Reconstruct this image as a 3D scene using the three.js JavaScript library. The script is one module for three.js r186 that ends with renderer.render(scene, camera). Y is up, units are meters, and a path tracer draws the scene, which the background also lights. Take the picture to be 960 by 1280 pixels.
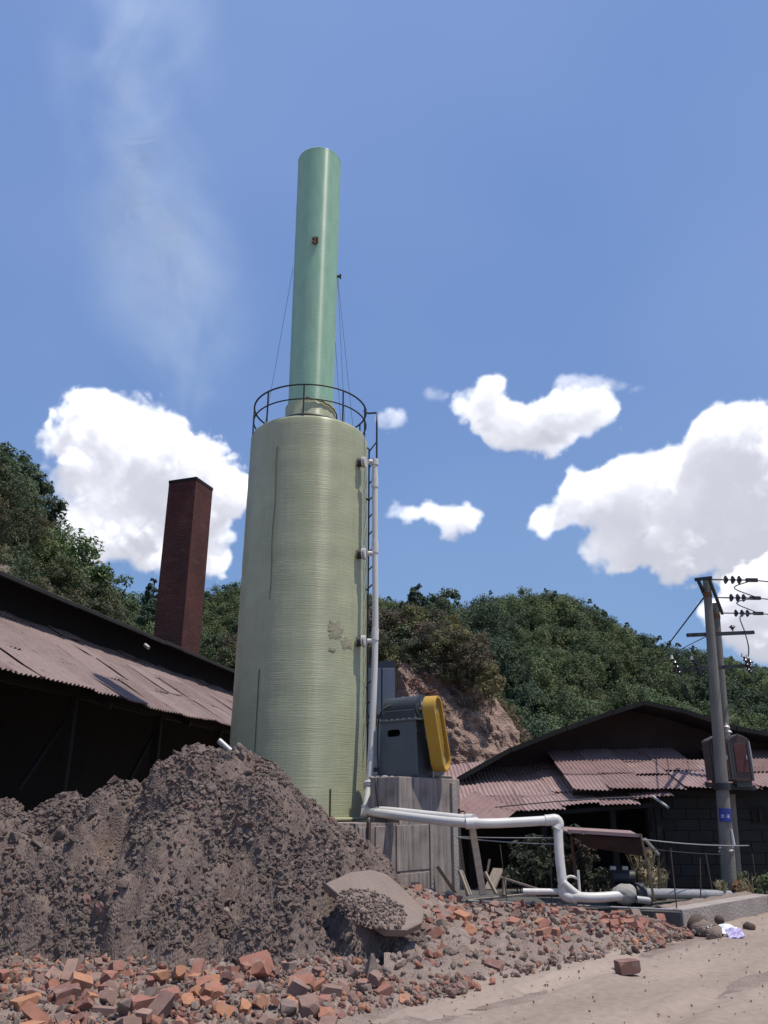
import * as THREE from 'three';
import { mergeGeometries } from 'three/addons/utils/BufferGeometryUtils.js';
import { ConvexGeometry } from 'three/addons/geometries/ConvexGeometry.js';
import { RoundedBoxGeometry } from 'three/addons/geometries/RoundedBoxGeometry.js';

// ---------------------------------------------------------------- camera, sun, exposure
const scene = new THREE.Scene();
const EYE = 1.6, PITCH = THREE.MathUtils.degToRad(20.5), FOC = 998;
const camera = new THREE.PerspectiveCamera(2 * Math.atan(640 / FOC) * 180 / Math.PI, 3 / 4, 0.05, 3000);
camera.position.set(0, EYE, 0);
camera.rotation.x = PITCH;
const renderer = new THREE.WebGLRenderer({ antialias: true });
renderer.setSize(768, 1024);
renderer.toneMapping = THREE.LinearToneMapping;
renderer.toneMappingExposure = 1.0;
renderer.shadowMap.enabled = true;

const SUN_EL = 71, SUN_AZ = 70;   // azimuth to the right of straight back
const rad = THREE.MathUtils.degToRad;
const SUN = new THREE.Vector3(Math.sin(rad(SUN_AZ)) * Math.cos(rad(SUN_EL)), Math.sin(rad(SUN_EL)), Math.cos(rad(SUN_AZ)) * Math.cos(rad(SUN_EL)));
const sun = new THREE.DirectionalLight(new THREE.Color(1.0, 0.925, 0.80), 4.3);
sun.position.copy(SUN).multiplyScalar(120); sun.name = 'sun';
sun.castShadow = true; sun.shadow.mapSize.set(4096, 4096);
Object.assign(sun.shadow.camera, { left: -70, right: 70, top: 70, bottom: -70, near: 1, far: 400 });
scene.add(sun); scene.add(sun.target);

// ---------------------------------------------------------------- helpers
let seed = 20240607;
const rnd = () => { seed = (seed + 0x6D2B79F5) | 0; let t = Math.imul(seed ^ (seed >>> 15), 1 | seed); t = (t + Math.imul(t ^ (t >>> 7), 61 | t)) ^ t; return ((t ^ (t >>> 14)) >>> 0) / 4294967296; };
const rr = (a, b) => a + (b - a) * rnd();
const lerp = THREE.MathUtils.lerp, clamp = THREE.MathUtils.clamp, smooth = THREE.MathUtils.smoothstep;
const V = (x, y, d) => new THREE.Vector3(x, y, -d);
const CP = Math.cos(PITCH), SP = Math.sin(PITCH);
function at(px, py, d) {             // a place at distance d along a line of sight
  const u = (px - 480) / FOC, v = (640 - py) / FOC, t = d / (CP - v * SP);
  return V(u * t, EYE + (SP + v * CP) * t, d);
}
const PERM = new Uint8Array(512);
{ const p = Array.from({ length: 256 }, (_, i) => i); for (let i = 255; i > 0; i--) { const j = Math.floor(rnd() * (i + 1)); [p[i], p[j]] = [p[j], p[i]]; } for (let i = 0; i < 512; i++) PERM[i] = p[i & 255]; }
const G3 = [1, 1, 0, -1, 1, 0, 1, -1, 0, -1, -1, 0, 1, 0, 1, -1, 0, 1, 1, 0, -1, -1, 0, -1, 0, 1, 1, 0, -1, 1, 0, 1, -1, 0, -1, -1, 1, 1, 0, -1, 1, 0, 0, -1, 1, 0, -1, -1];
function gr(h, x, y, z) { const k = (h & 15) * 3; return G3[k] * x + G3[k + 1] * y + G3[k + 2] * z; }
function noise3(x, y, z, P = 256) {   // gradient noise, period P in x and y
  const fx = Math.floor(x), fy = Math.floor(y), fz = Math.floor(z); x -= fx; y -= fy; z -= fz;
  const w = (n) => ((n % P) + P) % P & 255;
  const X0 = w(fx), X1 = w(fx + 1), Y0 = w(fy), Y1 = w(fy + 1), Z0 = fz & 255, Z1 = (fz + 1) & 255;
  const u = x * x * x * (x * (x * 6 - 15) + 10), v = y * y * y * (y * (y * 6 - 15) + 10), s = z * z * z * (z * (z * 6 - 15) + 10);
  const A = PERM[X0] + Y0, A1 = PERM[X0] + Y1, B = PERM[X1] + Y0, B1 = PERM[X1] + Y1;
  return lerp(lerp(lerp(gr(PERM[PERM[A & 255] + Z0], x, y, z), gr(PERM[PERM[B & 255] + Z0], x - 1, y, z), u), lerp(gr(PERM[PERM[A1 & 255] + Z0], x, y - 1, z), gr(PERM[PERM[B1 & 255] + Z0], x - 1, y - 1, z), u), v),
    lerp(lerp(gr(PERM[PERM[A & 255] + Z1], x, y, z - 1), gr(PERM[PERM[B & 255] + Z1], x - 1, y, z - 1), u), lerp(gr(PERM[PERM[A1 & 255] + Z1], x, y - 1, z - 1), gr(PERM[PERM[B1 & 255] + Z1], x - 1, y - 1, z - 1), u), v), s);
}
function fbm(x, y, z, oct = 4, gain = 0.5, P = 256) { let s = 0, a = 1, n = 0; for (let i = 0; i < oct; i++) { s += a * noise3(x, y, z + i * 17.3, P); n += a; x *= 2; y *= 2; z *= 2; P *= 2; a *= gain; } return s / n; }
function billow(x, y, z, oct = 4, gain = 0.55) { let s = 0, a = 1, n = 0; for (let i = 0; i < oct; i++) { s += a * Math.abs(noise3(x, y, z + i * 9.1)); n += a; x *= 2.03; y *= 2.03; z *= 2.03; a *= gain; } return s / n; }

// ---------------------------------------------------------------- sky
{
  const W = 4096, HH = 2048, data = new Float32Array(W * HH * 4);
  const dirOf = (px, py) => { const u = (px - 480) / FOC, v = (640 - py) / FOC; return new THREE.Vector3(u, SP + v * CP, -(CP - v * SP)).normalize(); };
  const Z = [0.162, 0.270, 0.590], HZ = [0.27, 0.46, 0.72];
  const air = (x, y, z, o) => {
    const t = Math.pow(1 - clamp(y, 0, 1), 2.6), g = Math.pow(0.5 + 0.5 * (x * SUN.x + y * SUN.y + z * SUN.z), 5);
    const n = y > 0 ? fbm(x * 2.2 + 5, y * 3.4, z * 2.2, 3) * 0.05 * smooth(y, 0.05, 0.3) : 0;
    for (let c = 0; c < 3; c++) o[c] = Math.max(0.01, lerp(Z[c], HZ[c], t) + g * [0.075, 0.10, 0.10][c] + n * [1, 1, 0.9][c]);
    if (y < 0) { const k = smooth(-y, 0, 0.08); for (let c = 0; c < 3; c++) o[c] = lerp(o[c], [0.14, 0.12, 0.10][c], k); }
  };
  const o = [0, 0, 0];
  for (let r = 0; r < HH; r++) {
    const up = ((r + 0.5) / HH - 0.5) * Math.PI, y = Math.sin(up), cu = Math.cos(up);
    for (let c = 0; c < W; c += 4) {
      const a = ((c + 2) / W - 0.5) * 2 * Math.PI; air(Math.cos(a) * cu, y, Math.sin(a) * cu, o);
      for (let k = 0; k < 4; k++) { const i = (r * W + c + k) * 4; data[i] = o[0]; data[i + 1] = o[1]; data[i + 2] = o[2]; data[i + 3] = 1; }
    }
  }
  // each cumulus: lobes [x, y, radius] in thousandths of a radian about the view axis, base height, turn about the vertical
  const banks = [
    { l: [[130, 555, 58], [172, 548, 58], [215, 575, 55], [258, 606, 50], [288, 622, 26], [92, 582, 40], [66, 606, 30], [130, 620, 66], [200, 640, 66], [108, 664, 44], [180, 680, 42], [252, 676, 44], [275, 690, 26], [140, 500, 15], [150, 520, 30], [55, 596, 17], [262, 560, 12], [110, 545, 30]], s: 1 },
    { l: [[907, 540, 38], [940, 556, 52], [880, 575, 42], [790, 585, 44], [815, 590, 36], [748, 616, 40], [692, 650, 30], [820, 632, 62], [880, 640, 62], [940, 640, 62], [990, 600, 66], [780, 662, 44], [850, 676, 46], [760, 694, 22], [745, 690, 15], [930, 690, 38], [1010, 660, 74], [670, 655, 20], [720, 640, 40], [1040, 580, 60]], s: 1 },
    { l: [[620, 492, 24], [598, 508, 28], [636, 528, 30], [680, 532, 34], [716, 512, 30], [756, 504, 24], [700, 540, 18], [655, 538, 24], [572, 504, 14], [764, 518, 18], [735, 530, 24]], s: 0.7 },
    { l: [[500, 644, 20], [536, 645, 24], [568, 652, 26], [590, 650, 14], [484, 638, 12], [555, 664, 16]], s: 0.62 },
    { l: [[499, 519, 19], [488, 524, 14], [478, 524, 10]], s: 0.3, wisp: 1 },
    { l: [[538, 489, 12], [546, 491, 12], [555, 493, 9]], s: 0.16, wisp: 1.4 },
    { l: [[706, 480, 14], [722, 479, 16], [738, 480, 15], [752, 482, 16], [770, 483, 14], [786, 485, 12], [800, 484, 10]], s: 0.14, wisp: 1.5 },
    { l: [[945, 738, 30], [970, 764, 44], [905, 772, 26], [922, 722, 14], [1000, 740, 44], [935, 790, 40], [890, 760, 14]], s: 0.8 },
  ];
  const clouds = [];
  for (const b of banks) clouds.push({ turn: 0, step: 1, ...b });
  for (const [k, turn] of [[0, 75], [1, 105], [2, 120], [1, -62], [0, -120], [3, -95], [1, 178], [0, 215]]) clouds.push({ turn: rad(turn), step: 2, ...banks[k] });
  for (const cl of clouds) {
    const ct = Math.cos(cl.turn), st = Math.sin(cl.turn);
    const turned = (v) => { const x = v.x * ct + v.z * st, z = -v.x * st + v.z * ct; return v.set(x, v.y, z); };
    const sp = cl.l.map(([px, py, r], i) => { const v = turned(dirOf(px, py)); const rr_ = r / 1060; v.multiplyScalar(1 + ((i * 0.618) % 1 - 0.5) * rr_ * 0.9); return [v.x, v.y, v.z, rr_ * 1.38]; });
    const c0 = new THREE.Vector3(); for (const s of sp) c0.add(new THREE.Vector3(s[0], s[1], s[2])); c0.multiplyScalar(1 / sp.length);
    let R = 0, lo = 9; for (const s of sp) { R = Math.max(R, Math.hypot(s[0] - c0.x, s[1] - c0.y, s[2] - c0.z) + s[3]); lo = Math.min(lo, s[1] - s[3] * 0.6); }
    const field = (x, y, z) => { let f = 0; for (const s of sp) { const dx = x - s[0], dy = y - s[1], dz = z - s[2], q = 1 - (dx * dx + dy * dy + dz * dz) / (s[3] * s[3]); if (q > 0) f += q * q; } return f; };
    const F = 24;
    const dens = (x, y, z, oct) => {
      if (field(x, y, z) < 0.002) return 0; const wx = fbm(x * 14, y * 14, z * 14 + 5, 3, 0.6), wy = fbm(x * 14 + 9, y * 14, z * 14, 3, 0.6), f = field(x + wx * 0.05 * cl.s, y + wy * 0.042 * cl.s, z); if (f < 0.04) return 0;
      const w = fbm(x * 11 + 3, y * 15, z * 11, 2), h = w * 0.02, b = billow((x + h) * F, (y - h) * F, z * F, oct, 0.66);
      const k = cl.wisp ? 1.5 : 1;
      return clamp((Math.min(f, 1.0) - 0.46 - (cl.wisp || 0) * 0.12 + (b - 0.2) * 1.9 * k + w * 0.8 * k) * 2.0, 0, 1) * clamp(0.75 + w * 1.5, 0.22, 1);
    };
    const up0 = Math.asin(clamp(c0.y / c0.length(), -1, 1)), az0 = Math.atan2(c0.z, c0.x), R1 = R / c0.length();
    const r0 = Math.floor(((up0 - R1) / Math.PI + 0.5) * HH), r1 = Math.ceil(((up0 + R1) / Math.PI + 0.5) * HH), wc = R1 / Math.max(0.2, Math.cos(Math.min(up0 + R1, 1.4)));
    const q0 = Math.floor(((az0 - wc) / (2 * Math.PI) + 0.5) * W), q1 = Math.ceil(((az0 + wc) / (2 * Math.PI) + 0.5) * W), ST = cl.step;
    for (let r = r0; r <= r1; r += ST) for (let q = q0; q <= q1; q += ST) {
      const up = ((r + 0.5) / HH - 0.5) * Math.PI, a = ((q + 0.5) / W - 0.5) * 2 * Math.PI, x = Math.cos(a) * Math.cos(up), y = Math.sin(up), z = Math.sin(a) * Math.cos(up);
      const bq = x * c0.x + y * c0.y + z * c0.z, disc = bq * bq - (c0.lengthSq() - R * R); if (disc <= 0) continue;
      const t0 = bq - Math.sqrt(disc), t1 = bq + Math.sqrt(disc), dt = ST === 1 ? 0.0042 : 0.0065;
      let T = 1, L0 = 0, L1 = 0, L2 = 0;
      for (let t = t0 + dt * (((r * 7 + q * 13) % 16) / 16); t < t1 && T > 0.02; t += dt) {
        const X = x * t, Y = y * t, Zz = z * t, dn = dens(X, Y, Zz, ST === 1 ? 6 : 3); if (dn <= 0.01) continue;
        let tau = 0; for (let k = 1; k <= 5; k++) { const h = 0.0035 * k * k * 0.62; tau += dens(X + SUN.x * h, Y + SUN.y * h, Zz + SUN.z * h, 3) * 0.0035 * (2 * k - 1) * 0.62; }
        const al = 1 - Math.exp(-dn * dt * 230 * cl.s), ls = 0.64 * Math.exp(-tau * 50) + 0.24 * Math.exp(-tau * 10), hh = clamp((Y - lo) / (R * 1.1), 0, 1), am = 0.38 + 0.08 * hh;
        const w = T * al; L0 += w * (ls * 1.1 + am * 1.06); L1 += w * (ls * 1.095 + am * 1.10); L2 += w * (ls * 1.09 + am * 1.32); T *= 1 - al;
      }
      if (T > 0.995) continue;
      for (let dr = 0; dr < ST; dr++) for (let dq = 0; dq < ST; dq++) { const i = (clamp(r + dr, 0, HH - 1) * W + (((q + dq) % W) + W) % W) * 4; data[i] = data[i] * T + L0; data[i + 1] = data[i + 1] * T + L1; data[i + 2] = data[i + 2] * T + L2; }
    }
  }
  const sky = new THREE.DataTexture(data, W, HH, THREE.RGBAFormat, THREE.FloatType);
  sky.mapping = THREE.EquirectangularReflectionMapping; sky.magFilter = THREE.LinearFilter; sky.needsUpdate = true;
  scene.background = sky; scene.environment = sky;
}
// ---------------------------------------------------------------- textures and materials
const toS = (x) => { x = clamp(x, 0, 1); return 255 * (x <= 0.0031308 ? 12.92 * x : 1.055 * Math.pow(x, 1 / 2.4) - 0.055); };
function tex(w, h, fn, metres, srgb = true) {   // fn(u, v, out) fills linear r, g, b; one repeat covers metres [x, y]
  const d = new Uint8Array(w * h * 4), o = [0, 0, 0];
  for (let j = 0; j < h; j++) for (let i = 0; i < w; i++) { fn(i / w, j / h, o); const k = (j * w + i) * 4; for (let c = 0; c < 3; c++) d[k + c] = srgb ? toS(o[c]) : clamp(o[c], 0, 1) * 255; d[k + 3] = 255; }
  const t = new THREE.DataTexture(d, w, h); t.wrapS = t.wrapT = THREE.RepeatWrapping; t.magFilter = THREE.LinearFilter; t.colorSpace = srgb ? THREE.SRGBColorSpace : THREE.NoColorSpace;
  t.repeat.set(1 / metres[0], 1 / metres[1]); t.needsUpdate = true; return t;
}
const mix3 = (o, a, b, t) => { for (let c = 0; c < 3; c++) o[c] = lerp(a[c], b[c], t); };
const flat = (color, roughness = 0.8, metalness = 0, more = {}) => new THREE.MeshStandardMaterial({ color: new THREE.Color().setRGB(...color), roughness, metalness, ...more });
// colours that vary at several scales; one and the same noise also roughens the surface
function rough(a, b, { size = 512, metres = [2, 2], scale = 4, sx = 1, sy = 1, amount = 1, grain = 0.25, bump = 0, roughness = 0.9, z = 0, spots = null, metalness = 0, more = {} } = {}) {
  const N = (u, v) => 0.5 + 0.8 * fbm(u * scale * sx, v * scale * sy, z, 5, 0.55, scale) , Q = (u, v) => noise3(u * scale * 16, v * scale * 16, z + 40, scale * 16);
  const map = tex(size, size, (u, v, o) => {
    mix3(o, a, b, clamp(N(u, v) * amount + Q(u, v) * grain, 0, 1));
    if (spots) { const s = smooth(fbm(u * spots.scale, v * spots.scale, z + 90, 4, 0.6, spots.scale), spots.from, spots.to); mix3(o, o.slice(), spots.color, s); }
  }, metres);
  const m = new THREE.MeshStandardMaterial({ map, roughness, metalness, ...more });
  if (bump) { m.bumpMap = tex(size, size, (u, v, o) => { o[0] = o[1] = o[2] = clamp(N(u, v) * 0.6 + 0.2 + Q(u, v) * 0.35, 0, 1); }, metres, false); m.bumpScale = bump; }
  return m;
}
const M = {};
// glass-fibre shell: wound in fine horizontal bands, blotched resin
function frp(base, tint, z, bands) {
  const m = new THREE.MeshPhysicalMaterial({ roughness: 0.46, anisotropy: 0.9, anisotropyRotation: Math.PI / 2, specularIntensity: 1 });
  m.map = tex(512, 1024, (u, v, o) => {
    const b = noise3(u * 4, v * bands, z, 1024) * 0.55 + noise3(u * 8, v * bands * 0.5, z + 9, 1024) * 0.45, w = fbm(u * 4, v * 4, z + 20, 4, 0.5, 4), st = fbm(u * 32, v * 2, z + 33, 3, 0.5, 32);
    const pale = smooth(noise3(u * 24, v * bands * 0.5, z + 50, 1024), 0.3, 0.75) * 0.11;
    mix3(o, base, tint, clamp(0.45 + w * 0.7 + b * 0.2 + st * 0.35, 0, 1)); for (let c = 0; c < 3; c++) o[c] *= 1 + b * 0.07 + pale;
  }, [1, 1]);
  m.bumpMap = tex(256, 1024, (u, v, o) => { o[0] = o[1] = o[2] = 0.5 + 0.5 * noise3(u * 3, v * bands, z, 1024) + 0.2 * noise3(u * 16, v * bands, z + 4, 1024); }, [1, 1], false);
  m.bumpScale = 0.0035; return m;
}
M.shell = frp([0.34, 0.355, 0.225], [0.45, 0.465, 0.305], 3, 128);
M.stack = frp([0.26, 0.45, 0.315], [0.34, 0.54, 0.395], 61, 96);
M.stack.bumpScale = 0.0012;
M.pvc = rough([0.52, 0.50, 0.465], [0.70, 0.685, 0.655], { size: 256, metres: [0.6, 0.6], roughness: 0.45, grain: 0.1, spots: { scale: 3, from: 0.15, to: 0.6, color: [0.42, 0.38, 0.33] } });
M.black = flat([0.016, 0.017, 0.022], 0.55);
M.wire = flat([0.02, 0.02, 0.022], 0.6);
M.rust = rough([0.10, 0.045, 0.03], [0.20, 0.09, 0.055], { size: 256, metres: [0.5, 0.5], roughness: 0.85 });
M.galv = rough([0.30, 0.30, 0.30], [0.42, 0.42, 0.42], { size: 128, metres: [0.3, 0.3], roughness: 0.5, metalness: 0.5 });
M.greySteel = rough([0.085, 0.105, 0.115], [0.12, 0.14, 0.15], { size: 256, metres: [1.2, 1.2], scale: 3, roughness: 0.5, grain: 0.08 });
M.darkSteel = rough([0.035, 0.045, 0.055], [0.06, 0.07, 0.08], { size: 256, metres: [1, 1], scale: 3, roughness: 0.45 });
M.bluePanel = rough([0.10, 0.13, 0.19], [0.16, 0.19, 0.25], { size: 256, metres: [1.5, 1.5], scale: 3, roughness: 0.5 });
M.blueFrame = flat([0.02, 0.035, 0.06], 0.5);
M.yellow = rough([0.42, 0.235, 0.025], [0.52, 0.31, 0.045], { size: 256, metres: [0.8, 0.8], scale: 3, roughness: 0.5, spots: { scale: 4, from: 0.2, to: 0.6, color: [0.30, 0.17, 0.05] } });
M.mesh = rough([0.30, 0.24, 0.09], [0.40, 0.33, 0.14], { size: 256, metres: [0.5, 0.5], scale: 4, roughness: 0.7 });
M.block = (() => {   // board-marked concrete with run-off streaks
  const f = (u, v) => fbm(u * 24, v * 2, 7, 4, 0.6, 24), g = (u, v) => fbm(u * 4, v * 4, 17, 5, 0.6, 4), e = (u) => Math.pow(Math.abs(((u * 8) % 1) - 0.5) * 2, 24);
  const m = new THREE.MeshStandardMaterial({ roughness: 0.92 });
  m.map = tex(512, 512, (u, v, o) => { mix3(o, [0.13, 0.107, 0.098], [0.40, 0.34, 0.315], clamp(0.5 + f(u, v) * 0.75 + g(u, v) * 0.7 + 0.1 * noise3(u * 128, v * 128, 3, 128), 0, 1)); const k = 1 - 0.45 * e(u); for (let c = 0; c < 3; c++) o[c] *= k; }, [2, 2]);
  m.bumpMap = tex(512, 512, (u, v, o) => { o[0] = o[1] = o[2] = clamp(0.6 + f(u, v) * 0.25 + g(u, v) * 0.4 - 0.4 * e(u), 0, 1); }, [2, 2], false); m.bumpScale = 0.012; return m;
})();
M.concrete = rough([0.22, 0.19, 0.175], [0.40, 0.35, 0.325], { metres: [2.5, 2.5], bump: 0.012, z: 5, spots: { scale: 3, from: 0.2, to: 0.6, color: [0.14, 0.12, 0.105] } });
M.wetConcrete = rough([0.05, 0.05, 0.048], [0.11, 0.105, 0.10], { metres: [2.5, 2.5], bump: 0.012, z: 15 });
M.slab = rough([0.17, 0.125, 0.104], [0.27, 0.21, 0.18], { metres: [1.6, 1.6], scale: 3, bump: 0.01, z: 25, grain: 0.15 });
M.poleConcrete = rough([0.11, 0.105, 0.095], [0.21, 0.20, 0.18], { metres: [1, 3], scale: 4, bump: 0.004, z: 35 });
M.soil = rough([0.094, 0.069, 0.060], [0.225, 0.170, 0.148], { size: 1024, metres: [1.7, 1.7], scale: 8, bump: 0.03, z: 45, roughness: 0.97, spots: { scale: 3, from: 0.05, to: 0.55, color: [0.19, 0.132, 0.107] } });
M.clod = rough([0.138, 0.104, 0.091], [0.285, 0.222, 0.196], { size: 256, metres: [0.3, 0.3], scale: 4, bump: 0.01, z: 55, roughness: 0.97 });
M.greySoil = rough([0.165, 0.122, 0.103], [0.315, 0.245, 0.212], { size: 1024, metres: [2.1, 2.1], scale: 8, bump: 0.03, z: 46, roughness: 0.97, spots: { scale: 3, from: 0.1, to: 0.6, color: [0.25, 0.15, 0.115] } });
M.ground = rough([0.195, 0.148, 0.121], [0.365, 0.288, 0.242], { size: 1024, metres: [7, 7], scale: 5, sx: 0.4, sy: 1.4, bump: 0.02, z: 65, roughness: 0.97, grain: 0.2, spots: { scale: 4, from: 0.2, to: 0.7, color: [0.34, 0.28, 0.24] } });
M.hill = rough([0.035, 0.040, 0.018], [0.11, 0.095, 0.055], { size: 512, metres: [14, 14], scale: 6, bump: 0.3, z: 75, roughness: 1 });
M.cut = rough([0.17, 0.105, 0.08], [0.42, 0.295, 0.245], { size: 1024, metres: [6, 6], scale: 6, bump: 0.25, z: 85, roughness: 0.97, grain: 0.3, spots: { scale: 5, from: 0.15, to: 0.5, color: [0.12, 0.08, 0.06] } });
M.bareCliff = rough([0.12, 0.095, 0.07], [0.30, 0.25, 0.20], { size: 512, metres: [6, 6], scale: 6, bump: 0.25, z: 95, roughness: 0.97, grain: 0.3 });
const sheetMat = (a, b, z) => rough(a, b, { size: 256, metres: [1.3, 1.3], scale: 4, z, roughness: 0.88, grain: 0.3, spots: { scale: 4, from: 0.15, to: 0.6, color: a.map((x) => x * 0.55) } });
M.pink = [sheetMat([0.225, 0.142, 0.135], [0.315, 0.215, 0.205], 101), sheetMat([0.255, 0.165, 0.158], [0.35, 0.245, 0.235], 102), sheetMat([0.185, 0.112, 0.106], [0.275, 0.18, 0.171], 103)];
M.mauve = [sheetMat([0.175, 0.122, 0.115], [0.27, 0.20, 0.188], 104), sheetMat([0.20, 0.14, 0.131], [0.30, 0.225, 0.21], 105), sheetMat([0.15, 0.10, 0.094], [0.235, 0.168, 0.157], 106)];
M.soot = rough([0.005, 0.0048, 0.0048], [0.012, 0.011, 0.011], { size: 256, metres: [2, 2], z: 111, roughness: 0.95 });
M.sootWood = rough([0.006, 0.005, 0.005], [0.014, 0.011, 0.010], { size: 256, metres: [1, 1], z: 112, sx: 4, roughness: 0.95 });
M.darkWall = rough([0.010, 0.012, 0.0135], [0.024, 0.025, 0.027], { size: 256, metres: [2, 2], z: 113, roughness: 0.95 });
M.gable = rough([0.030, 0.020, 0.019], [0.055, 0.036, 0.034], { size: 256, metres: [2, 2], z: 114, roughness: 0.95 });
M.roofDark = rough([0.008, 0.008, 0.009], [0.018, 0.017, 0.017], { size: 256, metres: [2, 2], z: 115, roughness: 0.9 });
M.wood = rough([0.22, 0.17, 0.135], [0.40, 0.335, 0.28], { size: 256, metres: [0.8, 0.8], sx: 6, z: 121, roughness: 0.9, bump: 0.003 });
M.darkWood = rough([0.055, 0.038, 0.028], [0.12, 0.085, 0.065], { size: 256, metres: [0.8, 0.8], sx: 6, z: 122, roughness: 0.9 });
M.chimney = (() => {   // soot-stained brick courses
  const m = new THREE.MeshStandardMaterial({ roughness: 0.92 }), rows = 128, cols = 16;
  const brick = (u, v, o) => { const r = Math.floor(v * rows), q = u * cols + (r % 2) * 0.5, c = Math.floor(q) % cols, e = Math.min((v * rows) % 1, 1 - (v * rows) % 1) < 0.1 || Math.min(q % 1, 1 - q % 1) < 0.035; o[3] = e; return (PERM[(r * 13 + c * 7) & 255] / 255); };
  m.map = tex(512, 1024, (u, v, o) => { const k = brick(u, v, o); mix3(o, [0.040, 0.010, 0.008], [0.11, 0.030, 0.023], clamp(0.15 + k * 0.35 + fbm(u * 4, v * 4, 7, 5, 0.6, 4) * 1.0 + 0.2, 0, 1)); const l = smooth(fbm(u * 6 + v * 3, v * 30, 70, 4, 0.6, 6), 0.18, 0.5) * 0.45; mix3(o, o.slice(0, 3), [0.16, 0.085, 0.07], l); if (o[3]) for (let c = 0; c < 3; c++) o[c] *= 0.7; }, [4.2, 8.8]);
  m.bumpMap = tex(512, 1024, (u, v, o) => { const k = brick(u, v, o), e = o[3]; o[0] = o[1] = o[2] = e ? 0.1 : 0.6 + k * 0.4; }, [4.2, 8.8], false); m.bumpScale = 0.012; return m;
})();
const brickCols = [[0.31, 0.14, 0.105], [0.28, 0.122, 0.095], [0.35, 0.158, 0.108], [0.22, 0.11, 0.092], [0.42, 0.20, 0.115], [0.25, 0.155, 0.128], [0.215, 0.16, 0.137], [0.32, 0.205, 0.165]];
M.bricks = brickCols.map((c, i) => rough(c.map((x) => x * 0.72), c.map((x) => x * 1.12), { size: 128, metres: [0.4, 0.4], scale: 4, z: 130 + i, bump: 0.004, roughness: 0.93, grain: 0.4, spots: { scale: 3, from: 0.0, to: 0.5, color: [0.27, 0.20, 0.172] } }));
M.leaf = (c, through = 0.4) => new THREE.MeshPhysicalMaterial({ color: new THREE.Color().setRGB(...c), roughness: 0.8, transmission: through, thickness: 0, side: THREE.DoubleSide, vertexColors: true, specularIntensity: 0.5 });
M.trunk = rough([0.06, 0.048, 0.038], [0.14, 0.115, 0.09], { size: 128, metres: [0.6, 0.6], sx: 3, z: 141 });

// ---------------------------------------------------------------- building helpers
const names = new Map();
const numbered = (n) => { const k = names.get(n) || 0; names.set(n, k + 1); return k ? n + '_' + String(k).padStart(3, '0') : n; };
function finish(o) { o.castShadow = true; o.receiveShadow = true; return o; }
function tag(o, label, category, group) { o.userData.label = label; o.userData.category = category; if (group) o.userData.group = group; return o; }
function thing(name, label, category, base = V(0, 0, 0), group) { const o = new THREE.Group(); o.name = numbered(name); o.position.copy(base); scene.add(o); return tag(o, label, category, group); }
function rootOf(o) { while (o.parent && o.parent !== scene) o = o.parent; return o; }
// a part: geometry is given in world coordinates and moved into its thing's own
function part(name, geo, mat, parent, label) {
  if (Array.isArray(geo)) geo = join(geo);
  const p = new THREE.Vector3(); for (let o = parent; o && o !== scene; o = o.parent) p.add(o.position);
  geo.translate(-p.x, -p.y, -p.z);
  const m = finish(new THREE.Mesh(geo, mat)); m.name = parent === scene ? numbered(name) : name; parent.add(m); if (label) m.userData.label = label; return m;
}
function single(name, geo, mat, label, category, group) { if (Array.isArray(geo)) geo = join(geo); geo.computeBoundingBox(); const b = geo.boundingBox, c = new THREE.Vector3((b.min.x + b.max.x) / 2, b.min.y, (b.min.z + b.max.z) / 2); geo.translate(-c.x, -c.y, -c.z); const m = finish(new THREE.Mesh(geo, mat)); m.position.copy(c); m.name = numbered(name); scene.add(m); return tag(m, label, category, group); }
function struct(name, geo, mat, kind = 'structure') { const m = finish(new THREE.Mesh(geo, mat)); m.name = numbered(name); m.userData.kind = kind; scene.add(m); return m; }
function clean(g) { g = g.index ? g.toNonIndexed() : g; for (const k of Object.keys(g.attributes)) if (!['position', 'normal', 'uv'].includes(k)) g.deleteAttribute(k); if (!g.attributes.normal) g.computeVertexNormals(); if (!g.attributes.uv) g.setAttribute('uv', new THREE.BufferAttribute(new Float32Array(g.attributes.position.count * 2), 2)); g.morphAttributes = {}; return g; }
const join = (list) => list.length === 1 ? clean(list[0]) : mergeGeometries(list.map(clean));
function metreUV(g, ox = rnd() * 7, oy = rnd() * 7) {   // texture coordinates in metres, along whichever plane a face lies nearest to
  g = clean(g); const p = g.attributes.position, uv = g.attributes.uv, a = new THREE.Vector3(), b = new THREE.Vector3(), c = new THREE.Vector3(), n = new THREE.Vector3();
  for (let i = 0; i < p.count; i += 3) {
    a.fromBufferAttribute(p, i); b.fromBufferAttribute(p, i + 1); c.fromBufferAttribute(p, i + 2); n.copy(b).sub(a).cross(c.clone().sub(a)).normalize();
    const up = Math.abs(n.y) > 0.75, h = up ? null : new THREE.Vector2(-n.z, n.x).normalize();
    for (const [k, q] of [[0, a], [1, b], [2, c]]) uv.setXY(i + k, (up ? q.x : q.x * h.x + q.z * h.y) + ox, (up ? q.z : q.y) + oy);
  }
  return g;
}
function box(w, h, d, x = 0, y = 0, z = 0, r = 0) { const g = r ? new RoundedBoxGeometry(w, h, d, 2, r) : new THREE.BoxGeometry(w, h, d); g.translate(x, y, z); return metreUV(g); }
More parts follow.
